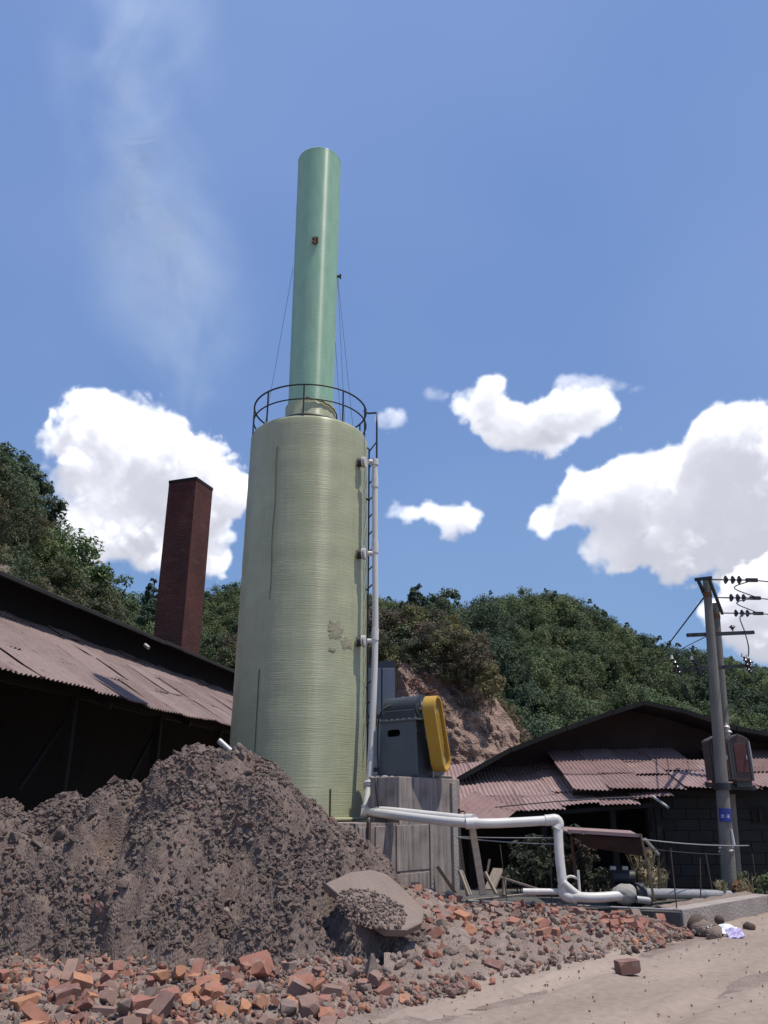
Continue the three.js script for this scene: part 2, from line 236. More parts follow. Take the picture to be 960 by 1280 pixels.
function bar(p, q, r1, r2 = r1, n = 8) {   // round bar from p to q
  const d = q.clone().sub(p), L = d.length(), g = new THREE.CylinderGeometry(r2, r1, L, n, 1);
  g.translate(0, L / 2, 0); g.applyQuaternion(new THREE.Quaternion().setFromUnitVectors(new THREE.Vector3(0, 1, 0), d.normalize())); g.translate(p.x, p.y, p.z);
  const uv = g.attributes.uv; for (let i = 0; i < uv.count; i++) uv.setXY(i, uv.getX(i) * 6.28 * r1, uv.getY(i) * L); return clean(g);
}
function beam(p, q, w, h, r = 0) {   // squared timber from p to q
  const d = q.clone().sub(p), L = d.length(), g = metreUV(r ? new RoundedBoxGeometry(w, h, L, 1, r) : new THREE.BoxGeometry(w, h, L)); g.translate(0, 0, L / 2);
  const m = new THREE.Matrix4().lookAt(d, new THREE.Vector3(), Math.abs(d.clone().normalize().y) > 0.95 ? new THREE.Vector3(1, 0, 0) : new THREE.Vector3(0, 1, 0)); g.applyMatrix4(m); g.translate(p.x, p.y, p.z); return g;
}
class Path extends THREE.Curve { constructor(pts) { super(); this.p = pts; } getPoint(t, o = new THREE.Vector3()) { const n = this.p.length - 1, k = Math.min(n - 1, Math.floor(t * n)); return o.lerpVectors(this.p[k], this.p[k + 1], t * n - k); } }
function tube(pts, r, n = 8, seg = 40, curved = true) { return clean(new THREE.TubeGeometry(curved ? new THREE.CatmullRomCurve3(pts) : new Path(pts), seg, r, n)); }
function sag(p, q, drop, r = 0.008, seg = 14) { const pts = []; for (let i = 0; i <= 8; i++) { const t = i / 8, v = p.clone().lerp(q, t); v.y -= drop * 4 * t * (1 - t); pts.push(v); } return tube(pts, r, 5, seg); }
// grid surface from f(i, j) -> point; uv in metres along the two plan directions
function grid(nx, ny, f, uvOf) {
  const pos = new Float32Array((nx + 1) * (ny + 1) * 3), uv = new Float32Array((nx + 1) * (ny + 1) * 2), idx = [];
  for (let j = 0; j <= ny; j++) for (let i = 0; i <= nx; i++) { const p = f(i / nx, j / ny), k = j * (nx + 1) + i; pos.set([p.x, p.y, p.z], k * 3); const t = uvOf ? uvOf(p, i / nx, j / ny) : [p.x, p.z]; uv.set(t, k * 2); if (i < nx && j < ny) { const a = k, b = k + 1, c = k + nx + 1, d = c + 1; idx.push(a, b, d, a, d, c); } }
  const g = new THREE.BufferGeometry(); g.setAttribute('position', new THREE.BufferAttribute(pos, 3)); g.setAttribute('uv', new THREE.BufferAttribute(uv, 2)); g.setIndex(idx); g.computeVertexNormals(); return g;
}
const along = (pts, x) => { if (x <= pts[0][0]) return pts[0][1]; for (let i = 1; i < pts.length; i++) if (x <= pts[i][0]) { const t = (x - pts[i - 1][0]) / (pts[i][0] - pts[i - 1][0]); return lerp(pts[i - 1][1], pts[i][1], t); } return pts[pts.length - 1][1]; };
// ---------------------------------------------------------------- ground
{
  const xs = [], ds = [];
  for (let x = -400; x < -20; x += 20) xs.push(x); for (let x = -20; x < 12; x += x > -6 && x < 8 ? 0.06 : 0.4) xs.push(x); for (let x = 12; x <= 420; x += 20) xs.push(x);
  for (let d = -80; d < 4; d += 6) ds.push(d); for (let d = 4; d < 15; d += 0.06) ds.push(d); for (let d = 15; d < 24; d += 0.5) ds.push(d); for (let d = 24; d <= 900; d += 25) ds.push(d);
  const g = grid(xs.length - 1, ds.length - 1, (a, b) => {
    const x = xs[Math.round(a * (xs.length - 1))], d = ds[Math.round(b * (ds.length - 1))], near = smooth(d, 3, 6) * (1 - smooth(d, 14, 16)) * (1 - smooth(Math.abs(x), 7, 12));
    return V(x, near * ([-0.5, 0.9, 2.6].reduce((q, o) => { const t = (x - 2.2) * 0.75 - (d - 9) * 0.66 - o + 0.35 * noise3(x * 0.35, d * 0.35, o * 3); return q - 0.028 * Math.exp(-t * t / 0.018) + 0.014 * Math.exp(-Math.pow(Math.abs(t) - 0.25, 2) / 0.006); }, 0) + fbm(x * 0.6, d * 0.6, 1, 3) * 0.05 + fbm(x * 4, d * 4, 2, 3) * 0.018 + Math.abs(noise3(x * 1.1 + d * 0.5, d * 0.5 - x * 0.9, 5)) * 0.03 - 0.02), d);
  }, (p) => [p.x * 0.72 - p.z * 0.69, p.x * 0.69 + p.z * 0.72]);
  const o = struct('dirt_ground', g, M.ground); o.userData.label = 'dusty pale dirt yard and road'; 
}
// ---------------------------------------------------------------- hills
const ridgeC = [[250, 758], [300, 752], [475, 765], [590, 772], [640, 760], [690, 757], [740, 778], [800, 812], [850, 832], [900, 842], [960, 858], [1080, 885], [1200, 880]].map(([px, py]) => { const p = at(px, py, 110); return [p.x, p.y - 2.4]; });
ridgeC.unshift([-90, 20], [-50, 24]); ridgeC.push([140, 12]);
const hillC = (x, d) => along(ridgeC, x * 110 / Math.max(70, Math.min(d, 125))) * Math.pow(smooth(d, 52, 113), 0.85) * (1 - 0.35 * smooth(d, 118, 190));
const hillA = (x, d) => 20.5 * smooth(-x + fbm(d * 0.05, 0, 4, 2) * 5, 11.5, 25) * smooth(d, 24, 44) * (1 - 0.52 * smooth(d, 50, 72));
const moundX = [[-16, 0], [-9, 9.5], [-2, 11.0], [2, 12.2], [4.2, 11.2], [5.4, 9.6], [6.6, 7.0], [8.2, 3.4], [10, 0]];
const hillB = (x, d) => along(moundX, x - (d - 46) * 0.06) * smooth(d, 41.5, 46.5) * (1 - smooth(d, 58, 74));
const skyLimit = [[0, 0.255], [0.26, 0.262], [0.32, 0.272], [0.37, 0.292], [0.42, 0.335], [0.48, 0.43], [0.6, 0.5]], fits = (x, y, d) => y < EYE + d * along(skyLimit, -x / d);   // how steeply the left hill stands against the sky
const land = (x, d) => Math.max(hillA(x, d), hillB(x, d), hillC(x, d)) + (fbm(x * 0.12, d * 0.12, 8, 4) * 1.6) * smooth(d, 34, 46) - 0.15;
{
  const g = grid(210, 150, (a, b) => { const x = -95 + a * 225, d = 22 + b * 170; return V(x, land(x, d), d); }, (p) => [p.x + p.y * 0.6, p.z + p.y * 0.5]);
  struct('hills', g, M.hill).userData.label = 'wooded hills behind the works';
  // the bare quarried face under the mound
  const c = grid(180, 150, (a, b) => {
    const y = b * 9.2, edge = lerp(10.0, 6.0, b) + fbm(b * 3, 2, 3, 3) * 0.5, x = lerp(-3, edge, a);
    const n = fbm(x * 0.45, y * 0.22, 3, 3, 0.5) * 1.6 + Math.abs(fbm(x * 0.6 + y * 0.25, y * 0.3, 13, 4, 0.6)) * 1.5 + fbm(x * 2.2, y * 1.6, 21, 5, 0.62) * 0.5;
    const d = 40.5 + b * 3.4 + Math.pow(a, 6) * 3.5 - n; return V(x + fbm(x, y, 30, 3) * 0.3, y - 0.1, d);
  }, (p, a, b) => [a * 11, b * 9.2]);
  struct('quarried_slope', c, M.cut).userData.label = 'bare pinkish quarried face below the bushy mound';
  const cl = grid(60, 60, (a, b) => {
    const d = lerp(30, 56, a), y = lerp(8, 0.36 * d + 0.5, b); const x = -15.4 - b * 4.6 + fbm(d * 0.2, y * 0.3, 5, 5, 0.6) * 2.2 - billow(d * 0.5, y * 0.4, 19, 4) * 1.5 - Math.pow(a * 2 - 1, 6) * 5 - Math.pow(b * 2 - 1, 6) * 3; return V(x - (d - 40) * 0.02, y, d);
  }, (p, a, b) => [a * 26, b * 12]);
  struct('rocky_slope', cl, M.bareCliff).userData.label = 'grey rocky slope below the cliff-top trees';
}
// ---------------------------------------------------------------- foliage
function leaves(n, place, size, hue = 0.25, needle = 1) {   // n leaf faces; place() -> [position, outward]
  const pos = new Float32Array(n * 12), nor = new Float32Array(n * 12), col = new Float32Array(n * 12), idx = new Uint32Array(n * 6), N = new THREE.Vector3(), T = new THREE.Vector3(), B = new THREE.Vector3();
  for (let i = 0; i < n; i++) {
    const [p, out] = place(i); const s = size * rr(0.6, 1.35);
    N.copy(out).multiplyScalar(0.6).add(new THREE.Vector3(rr(-1, 1), rr(-0.5, 1.3), rr(-1, 1)).multiplyScalar(0.75)).normalize();
    T.set(rr(-1, 1), rr(-1, 1), rr(-1, 1)).cross(N).normalize(); B.crossVectors(N, T);
    const v = [p.clone().addScaledVector(T, -s), p.clone().addScaledVector(B, s * 0.45 * needle).addScaledVector(N, s * 0.12), p.clone().addScaledVector(T, s), p.clone().addScaledVector(B, -s * 0.45 * needle).addScaledVector(N, s * 0.12)];
    const k = 1 + rr(-hue, hue), w = rr(-0.15, 0.25) * hue * 2;
    v.forEach((q, j) => { pos.set([q.x, q.y, q.z], (i * 4 + j) * 3); nor.set([N.x, N.y, N.z], (i * 4 + j) * 3); col.set([k * (1 + w), k, k * (1 - w * 0.8)], (i * 4 + j) * 3); });
    idx.set([0, 2, 1, 0, 3, 2].map((q) => q + i * 4), i * 6);
  }
  const g = new THREE.BufferGeometry(); g.setAttribute('position', new THREE.BufferAttribute(pos, 3)); g.setAttribute('normal', new THREE.BufferAttribute(nor, 3)); g.setAttribute('color', new THREE.BufferAttribute(col, 3)); g.setIndex(new THREE.BufferAttribute(idx, 1)); return g;
}
function crownPlacer(h, r, kind, clumps) {
  // clumps spread through the crown, leaves spread through each clump
  const C = [];
  for (let i = 0; i < clumps; i++) {
    const a = rr(0, 6.283), t = kind === 'pine' ? Math.pow(rnd(), 0.75) : rnd(); let y, q;
    if (kind === 'pine') { y = h * (0.18 + 0.82 * (1 - t)); q = r * (0.12 + t * 0.95) * rr(0.55, 1.05); } else if (kind === 'bush') { y = h * (0.1 + 0.85 * Math.pow(rnd(), 0.8)); q = r * Math.sqrt(Math.max(0.02, 1 - Math.pow(y / h, 2.2))) * Math.pow(rnd(), 0.4); } else { y = h * (0.36 + 0.62 * rnd()); const k = (y / h - 0.62) / 0.42; q = r * Math.sqrt(Math.max(0.03, 1 - k * k)) * Math.pow(rnd(), 0.38); }
    C.push([new THREE.Vector3(Math.cos(a) * q, y, Math.sin(a) * q), (kind === 'pine' ? 0.10 + t * 0.30 : rr(0.2, 0.36)) * r]);
  }
  const mid = new THREE.Vector3(0, h * 0.5, 0);
  const f = () => { let k = Math.floor(rnd() * C.length); if (rnd() > Math.pow(C[k][1] / (0.38 * r), 1.5)) k = Math.floor(rnd() * C.length); const [c, s] = C[k]; const o = new THREE.Vector3(rr(-1, 1), rr(-0.75, 0.75), rr(-1, 1)); if (o.lengthSq() > 1) o.normalize().multiplyScalar(rnd()); const p = c.clone().addScaledVector(o, s); if (kind === 'pine') p.y -= o.length() * s * 0.25; return [p, p.clone().sub(mid).normalize().add(o).normalize()]; };
  f.C = C; return f;
}
function makeTree(name, label, category, base, h, r, kind, color, n, size, clumps, group) {
  const t = thing(name, label, category, base, group), pl = crownPlacer(h, r, kind, clumps), limbs = [];
  limbs.push(tube([new THREE.Vector3(0, -0.6, 0), new THREE.Vector3(rr(-0.1, 0.1) * r, h * 0.3, rr(-0.1, 0.1) * r), new THREE.Vector3(rr(-0.1, 0.1) * r, h * (kind === 'pine' ? 0.9 : 0.7), 0)], 0.011 * h + 0.012, 6, 8));
  for (let i = 0; i < Math.min(10, clumps); i++) limbs.push(bar(new THREE.Vector3(0, pl.C[i][0].y * (kind === 'bush' ? 0.1 : 0.7), 0), pl.C[i][0], 0.006 * h + 0.012, 0.008, 5));
  const tr = finish(new THREE.Mesh(join(limbs), M.trunk)); tr.name = kind === 'bush' ? 'stem' : 'trunk'; t.add(tr);
  const c = finish(new THREE.Mesh(leaves(n, pl, size), M.leaf(color.map((v) => v * 2.1)))); c.name = 'crown'; t.add(c); return t;
}
// far-off wood on the hill: crowns shared between many places
const forest = [];
for (const [kind, h, r, n, size] of [['tree', 4.4, 1.75, 2200, 0.115], ['tree', 3.5, 1.6, 1900, 0.105], ['pine', 4.8, 1.35, 2000, 0.115], ['bush', 2.3, 1.4, 1400, 0.10]]) { const pl = crownPlacer(h, r, kind, 40); forest.push(leaves(n, pl, size, 0.3)); }
function wood(name, label, geo, spots, mat) {
  const m = new THREE.InstancedMesh(geo, mat, spots.length), q = new THREE.Object3D(), c = new THREE.Color();
  spots.forEach(([x, y, d, s, tint], i) => { q.position.set(x, y, -d); q.rotation.set(rr(-0.06, 0.06), rr(0, 6.28), rr(-0.06, 0.06)); q.scale.set(s * rr(0.85, 1.15), s * rr(0.85, 1.2), s * rr(0.85, 1.15)); q.updateMatrix(); m.setMatrixAt(i, q.matrix); m.setColorAt(i, c.setRGB(...tint)); });
  m.name = numbered(name); m.userData.kind = 'stuff'; m.userData.label = label; finish(m); scene.add(m);
}
{
  const woodMat = M.leaf([1, 1, 1], 0.3), lists = [[], [], [], []];
  const tints = [[0.092, 0.135, 0.062], [0.115, 0.155, 0.064], [0.068, 0.108, 0.060], [0.145, 0.178, 0.070], [0.08, 0.122, 0.068]];
  const put = (x, d, s, ki, ti) => { const k = tints[ti], j = rr(0.75, 1.2); lists[ki].push([x, land(x, d) - 0.25, d, s, k.map((v) => v * j)]); };
  for (let i = 0; i < 2300; i++) {   // the big hill
    const d = 58 + Math.pow(rnd(), 0.8) * 66, x = lerp(-0.34, 0.62, rnd()) * d; if (hillB(x, d) > hillC(x, d) + 1) continue;
    const u = fbm(x * 0.07, d * 0.07, 44, 3), k = u > 0.1 ? (rnd() < 0.6 ? 2 : 0) : rnd() < 0.25 ? 2 : rnd() < 0.5 ? 0 : 1;
    put(x, d, rr(0.62, 1.12), k, u > 0.1 ? (rnd() < 0.7 ? 2 : 4) : rnd() < 0.12 ? 3 : rnd() < 0.5 ? 0 : 1);
  }
  for (let i = 0; i < 420; i++) { const d = rr(58, 112), x = rr(-30, -15) - (d - 60) * 0.05; if (!fits(x, land(x, d) + 3.2, d)) continue; put(x, d, rr(0.55, 1.0), rnd() < 0.35 ? 2 : 1, rnd() < 0.4 ? 0 : rnd() < 0.5 ? 1 : 3); }
  for (let i = 0; i < 520; i++) { const d = rr(36, 64), x = -rr(17, 42); if (!fits(x, land(x, d) + 2, d)) continue; put(x, d, rr(0.5, 0.85), rnd() < 0.3 ? 0 : 3, Math.floor(rr(0, 5))); }
  lists.forEach((l, i) => wood(['forest', 'forest', 'pine_forest', 'undergrowth'][i], ['broadleaf wood covering the hillside', 'lower wood covering the hillside', 'dark conifers among the hillside wood', 'low bushes on the left hillside'][i], forest[i], l, woodMat));
  // brushy mound
  const brush = leaves(900, crownPlacer(1.7, 1.15, 'bush', 26), 0.085, 0.35), spots = [], bt = [[0.16, 0.165, 0.075], [0.135, 0.115, 0.075], [0.11, 0.13, 0.07], [0.19, 0.15, 0.095], [0.09, 0.105, 0.065]];
  for (let i = 0; i < 700; i++) { const d = rr(42, 58), x = rr(-9, 8.5); if (hillB(x, d) < 4.5 || (x > 5.6 && d < 47.5)) continue; spots.push([x, land(x, d) - 0.2, d, rr(0.6, 1.1), bt[Math.floor(rnd() * 5)].map((v) => v * rr(0.7, 1.15))]); }
  for (let i = 0; i < 60; i++) { const x = rr(-2, 6.0), t = rnd(); spots.push([x, 8.5 + rr(-0.5, 1.6) - Math.max(0, x - 4) * 0.6, 43.6 + rr(0, 1.2), rr(0.5, 0.9), bt[Math.floor(rnd() * 5)]]); }
  for (let i = 0; i < 420; i++) { const d = rr(31, 53), y = rr(9.0, 21), x = -15.7 - (y - 9) * 0.4 + rr(-0.6, 0.5); if (noise3(y * 0.35, d * 0.3, 77) < -0.12 || !fits(x, y + 1.4, d)) continue; { const q = -x / d, el = (y - EYE) / d; if (q > 0.415 && el > 0.19 && el < 0.335 && rnd() < 0.8) continue; } spots.push([x, y - 0.4, d, rr(0.4, 1.05), [[0.11, 0.135, 0.065], [0.095, 0.125, 0.06], [0.14, 0.135, 0.075], [0.085, 0.105, 0.055]][Math.floor(rnd() * 4)]]); }
  wood('undergrowth', 'brown-green brush over the quarried mound', brush, spots, woodMat);
}
// trees and bushes that stand out one by one
const hillTree = (px, d, h, dy = 0) => { const p = at(px, 700, d); return V(p.x, land(p.x, d) - 0.1 + dy, d); };
const skyTree = (px, py, d, h) => { const p = at(px, py, d); p.y = Math.min(p.y - h, 60); return p; };
for (const [label, px, py, d, h, r, kind, c, n, size, cl] of [
  ['tall conifer standing up from the brushy mound crest', 520, 730, 50, 4.6, 1.5, 'pine', [0.032, 0.05, 0.030], 2600, 0.13, 46],
  ['round dark tree on the mound crest beside the conifer', 556, 742, 51, 3.2, 1.5, 'tree', [0.036, 0.055, 0.028], 2200, 0.12, 34],
  ['thin broken sapling on the mound crest between conifer and pipe', 503, 752, 50, 2.6, 0.8, 'pine', [0.04, 0.05, 0.03], 700, 0.12, 20],
  ['yellow-green bush on the shoulder of the mound', 569, 783, 45.5, 1.9, 1.0, 'bush', [0.125, 0.135, 0.030], 1500, 0.10, 24],
  ['reddish-brown dry bush low on the mound above the fan', 524, 845, 43.5, 1.7, 1.1, 'bush', [0.085, 0.045, 0.035], 1500, 0.09, 24],
  ['small olive bush overhanging the edge of the quarried face', 612, 830, 43, 1.8, 0.9, 'bush', [0.095, 0.085, 0.04], 1300, 0.09, 22],
  ['large leafy pale-spotted tree above the end of the dark shed roof', 78, 668, 46, 5.6, 2.7, 'tree', [0.055, 0.088, 0.034], 7000, 0.16, 60],
  ['dark tree leaning out at the top of the rocky slope', 40, 597, 47, 4.2, 1.9, 'tree', [0.042, 0.058, 0.032], 4200, 0.15, 44],
  ['tallest tree on the cliff, cut by the picture edge', 8, 562, 48, 5.0, 2.2, 'tree', [0.038, 0.060, 0.030], 4600, 0.15, 48],
  ['overhanging twiggy tree halfway up the rocky slope', 34, 640, 43, 3.2, 1.3, 'tree', [0.050, 0.050, 0.034], 2200, 0.12, 30],
  ['small dark conifer stepping down the slope beyond the leafy tree', 117, 708, 60, 4.0, 1.5, 'pine', [0.03, 0.05, 0.028], 2200, 0.15, 36],
  ['bushy tree on the slope nearest the brick chimney', 148, 722, 66, 4.4, 2.0, 'tree', [0.045, 0.072, 0.03], 2600, 0.17, 36],
  ['narrow conifer rising just beside the brick chimney', 193, 722, 76, 5.0, 1.5, 'pine', [0.032, 0.052, 0.03], 2200, 0.17, 34],
]) makeTree(kind === 'bush' ? 'bush' : kind === 'pine' ? 'conifer' : 'tree', label, kind === 'bush' ? 'bush' : 'tree', skyTree(px, py, d, h), h, r, kind, c, n, size, cl);
{
  const protos = [];
  const ridge = [[258, 750], [283, 745], [598, 752], [628, 748], [655, 752], [676, 744], [700, 750], [722, 762], [741, 768], [760, 780], [780, 789], [800, 800], [822, 806], [845, 815], [868, 822], [905, 826], [930, 836], [952, 842]];
  ridge.forEach(([px, py], i) => {
    const h = rr(3.2, 4.6), kind = i % 3 !== 1 ? 'tree' : 'pine', p = skyTree(px, py + rr(-2, 3), 110 + rr(-2, 2), h), key = kind;
    const where = i < 2 ? 'tree on the wooded skyline between brick chimney and green tower' : px < 680 ? 'dark tree on the highest part of the wooded ridge' : px < 860 ? 'dark tree on the descending wooded ridge' : 'dark tree on the low end of the ridge behind the poles', gp = i < 2 ? 'skyline trees behind the chimney' : px < 680 ? 'trees on the ridge top' : px < 860 ? 'trees on the descending ridge' : 'trees on the ridge behind the poles';
    const pr = protos.find((q) => q.key === key && q.n < 9);
    if (!pr) { const t = makeTree(kind === 'pine' ? 'conifer' : 'tree', where, 'tree', p, h, kind === 'pine' ? 1.4 : 1.8, kind, kind === 'pine' ? [0.03, 0.05, 0.03] : [0.038, 0.062, 0.03], 3000, 0.125, 44, gp); protos.push({ key, n: 1, t }); } else { const c = pr.t.clone(); c.name = numbered(kind === 'pine' ? 'conifer' : 'tree'); c.userData = { label: where, category: 'tree', group: gp }; c.position.copy(p); c.rotation.y = rr(0, 6); const s = rr(0.8, 1.1); c.scale.set(s * rr(0.85, 1.15), s, s); scene.add(c); }
  });
}
// ---------------------------------------------------------------- scrubber tower
const TX = -1.75, TD = 17, TR = 1.37, T0 = 1.42, T1 = 9.72;
const around = (r, a, y) => V(TX + Math.sin(a) * r, y, TD - Math.cos(a) * r);   // a = 0 faces the camera
{
  const tower = thing('scrubber_tower', 'tall pale green fibreglass scrubber tower with railing and narrow stack on top', 'tower', V(TX, T0, TD));
  const lathe = (pts, n = 96, s = [2, 2]) => { const g = new THREE.LatheGeometry(pts.map(([r, y]) => new THREE.Vector2(r, y)), n); const uv = g.attributes.uv, p = g.attributes.position; for (let i = 0; i < uv.count; i++) uv.setXY(i, Math.round(6.283 * TR / s[0]) * uv.getX(i), p.getY(i) / s[1]); g.translate(TX, 0, -TD); return g; };
  const prof = []; for (let i = 0; i <= 60; i++) { const y = lerp(T0 + 0.06, T1 - 0.06, i / 60); prof.push([TR * (1.02 - 0.03 * i / 60) + fbm(i * 0.35, 1, 2, 3) * 0.012, y]); }
  prof.push([TR * 0.99 - 0.02, T1 - 0.01], [TR * 0.95, T1 + 0.02]);
  const shell = part('shell', lathe(prof), M.shell, tower);
  part('base_flange', lathe([[TR, T0 - 0.0], [TR + 0.1, T0], [TR + 0.1, T0 + 0.05], [TR + 0.03, T0 + 0.06]], 96, [1, 1]), M.shell, tower);
  const dome = []; for (let i = 0; i <= 10; i++) { const q = i / 10; dome.push([lerp(TR * 0.97, 0.5, q), T1 - 0.03 + 0.36 * Math.sin(q * 1.4)]); }
  part('domed_top', lathe(dome), M.shell, tower);
  // thin overlap seam down the sunless side
  const seam = []; for (let i = 0; i <= 12; i++) { const y = lerp(5.6, 9.0, i / 12); seam.push(around(TR * 1.0 + 0.004, -0.42 + 0.01 * Math.sin(i), y)); }
  part('seam', tube(seam, 0.015, 5, 24), M.seam = flat([0.12, 0.125, 0.075], 0.6), tower);
  const seam2 = []; for (let i = 0; i <= 12; i++) { const y = lerp(1.7, 4.2, i / 12); seam2.push(around(TR * 1.017, -0.53, y)); }
  part('seam', tube(seam2, 0.012, 5, 24), M.seam, tower);
  // the narrow stack
  const S0 = 10.02, S1 = 18.05, sp = []; for (let i = 0; i <= 40; i++) sp.push([lerp(0.535, 0.575, i / 40) + fbm(i * 0.4, 3, 7, 2) * 0.006, lerp(S0, S1, i / 40)]);
  sp.push([0.578, S1], [0.57, S1 + 0.02], [0.55, S1 + 0.02], [0.545, S1 - 1.2]);
  const stack = part('stack', lathe(sp, 64, [2, 2]), M.stack, tower);
  part('stack_socket', lathe([[0.74, S0 - 0.06], [0.74, S0 + 0.04], [0.60, S0 + 0.05], [0.60, S0 + 0.52], [0.57, S0 + 0.53]], 64), M.shell, tower);
  part('gasket_ring', lathe([[0.70, S0 - 0.02], [0.77, S0 + 0.0], [0.77, S0 + 0.06], [0.62, S0 + 0.08]], 64), M.black, tower);
  // small rusty clamp on the stack front and a dark bracket on its side
  const cp = around(0.565, 0.02, 15.02); const clamp_ = [box(0.14, 0.05, 0.05, cp.x, cp.y + 0.07, cp.z + 0.02), box(0.14, 0.04, 0.05, cp.x, cp.y - 0.05, cp.z + 0.02), box(0.05, 0.22, 0.06, cp.x + 0.01, cp.y, cp.z + 0.02), box(0.03, 0.16, 0.05, cp.x + 0.07, cp.y + 0.02, cp.z + 0.02)];
  part('clamp', clamp_, M.rust, tower, 'rusty clamp bolted on the stack front');
  const bp = around(0.6, 1.5, 14.35); part('bracket', [box(0.12, 0.05, 0.05, bp.x - 0.02, bp.y, bp.z), box(0.04, 0.12, 0.05, bp.x + 0.04, bp.y, bp.z)], M.black, tower, 'small dark bracket on the stack side');
  for (const [a, y, a2] of [[1.5, 14.3, 1.25], [-1.4, 14.6, -1.2], [2.4, 14.3, 2.4], [-2.4, 14.3, -2.4], [1.45, 14.3, 0.9]]) part('guy_wire', tube([around(0.575, a, y), around(TR * 0.8, a2, T1 + 0.1)], 0.0042, 4, 2, false), M.wire, tower);
  // handrail round the top
  const RR = TR * 0.965, ring = (y, r) => { const p = []; for (let i = 0; i <= 72; i++) p.push(around(RR, i / 72 * 6.2832, y)); return tube(p, r, 6, 144); };
  const rail = part('guard_rail', ring(T1 + 0.78, 0.021), M.black, tower);
  part('mid_rail', ring(T1 + 0.42, 0.018), M.black, rail);
  for (let i = 0; i < 9; i++) { const a = -0.02 + i * 6.2832 / 9; part('post', bar(around(RR, a, T1 - 0.12), around(RR, a, T1 + 0.78), 0.02, 0.02, 6), M.black, rail); }
  // rope wound about the stack foot
  const rp = []; for (let i = 0; i <= 40; i++) rp.push(around(0.625, -0.1 + i / 40 * 2.4, 10.55 - i * 0.006 + Math.sin(i * 1.3) * 0.012)); rp.push(around(0.68, 2.0, 10.1), around(0.85, 1.6, 9.85)); part('rope', tube(rp, 0.016, 5, 80), M.darkWood, tower);
  // ladder up the side
  const la = V(-0.345, 0, 16.9), lb = V(-0.165, 0, 16.5), up = (v, y) => new THREE.Vector3(v.x, y, v.z);
  const ladder = part('ladder', [tube([up(la, 3.2), up(la, 9.55), up(la, 9.62).add(V(-0.2, 0, 0.05)), around(TR * 0.97, 1.45, 9.66)], 0.022, 6, 30, false)], M.black, tower);
  part('rail', tube([up(lb, 3.2), up(lb, 10.22), up(lb, 10.3).add(V(-0.35, 0, 0.2)), around(RR, 1.3, T1 + 0.62)], 0.024, 6, 30, false), M.black, ladder);
  for (let y = 3.3; y < 9.5; y += 0.41) part('rung', bar(up(la, y - 0.03), up(lb, y + 0.03), 0.016, 0.016, 6), M.black, ladder);
  for (const y of [4.0, 6.1, 8.2]) part('stay', bar(up(la, y), around(TR, 1.42, y), 0.02, 0.02, 6), M.black, ladder);
  // three spray nozzles with flanges on the side, and their patched resin
  for (const y of [4.84, 6.72, 8.86]) {
    const r0 = y > 8 ? 1.34 : y > 6 ? 1.36 : 1.375, a = 1.02, p = around(r0 - 0.02, a, y), q = around(r0 + 0.16, a + 0.05, y + 0.01);
    const noz = part('nozzle', bar(p, q, 0.065, 0.065, 14), M.shell, tower);
    part('flange', [bar(around(r0 + 0.12, a + 0.04, y + 0.01), around(r0 + 0.15, a + 0.045, y + 0.01), 0.125, 0.125, 16), bar(around(r0 + 0.16, a + 0.05, y + 0.01), around(r0 + 0.19, a + 0.055, y + 0.01), 0.125, 0.125, 16)], M.pvc, noz);
    part('gasket', bar(around(r0 + 0.02, a, y), around(r0 + 0.115, a + 0.04, y + 0.01), 0.10, 0.10, 16), M.black, noz);
  }
  // rough resin patch by the lowest nozzle
  const patch = rough([0.25, 0.23, 0.155], [0.42, 0.41, 0.29], { size: 128, metres: [0.3, 0.3], scale: 4, z: 201, bump: 0.01 });
  for (const [a0, y0, w, h, n] of [[0.60, 5.0, 0.20, 0.20, 1], [0.80, 4.78, 0.17, 0.15, 2], [0.55, 4.6, 0.08, 0.06, 3]]) part('resin_patch', grid(14, 14, (u, v) => { const A = (u - 0.5) * 2, B = (v - 0.5) * 2, k = Math.hypot(A, B) > 1e-3 ? Math.max(Math.abs(A), Math.abs(B)) / Math.hypot(A, B) : 1, e = 1 + 0.35 * noise3(Math.atan2(B, A) * 1.2, n * 3, 4) + 0.45 * noise3(Math.atan2(B, A) * 3.5, n * 5, 8); const m = 1 - Math.max(Math.abs(A), Math.abs(B)); return around(TR * 1.012 + (m > 0 ? 0.006 * Math.min(1, m * 2) + 0.006 * noise3(A * 4, B * 4, n) : -0.004), a0 + A * k * e * w / TR, y0 + B * k * e * h); }, (p, u, v) => [u * w * 2, v * h * 2]), patch, tower, 'rough brown repair patch');
}
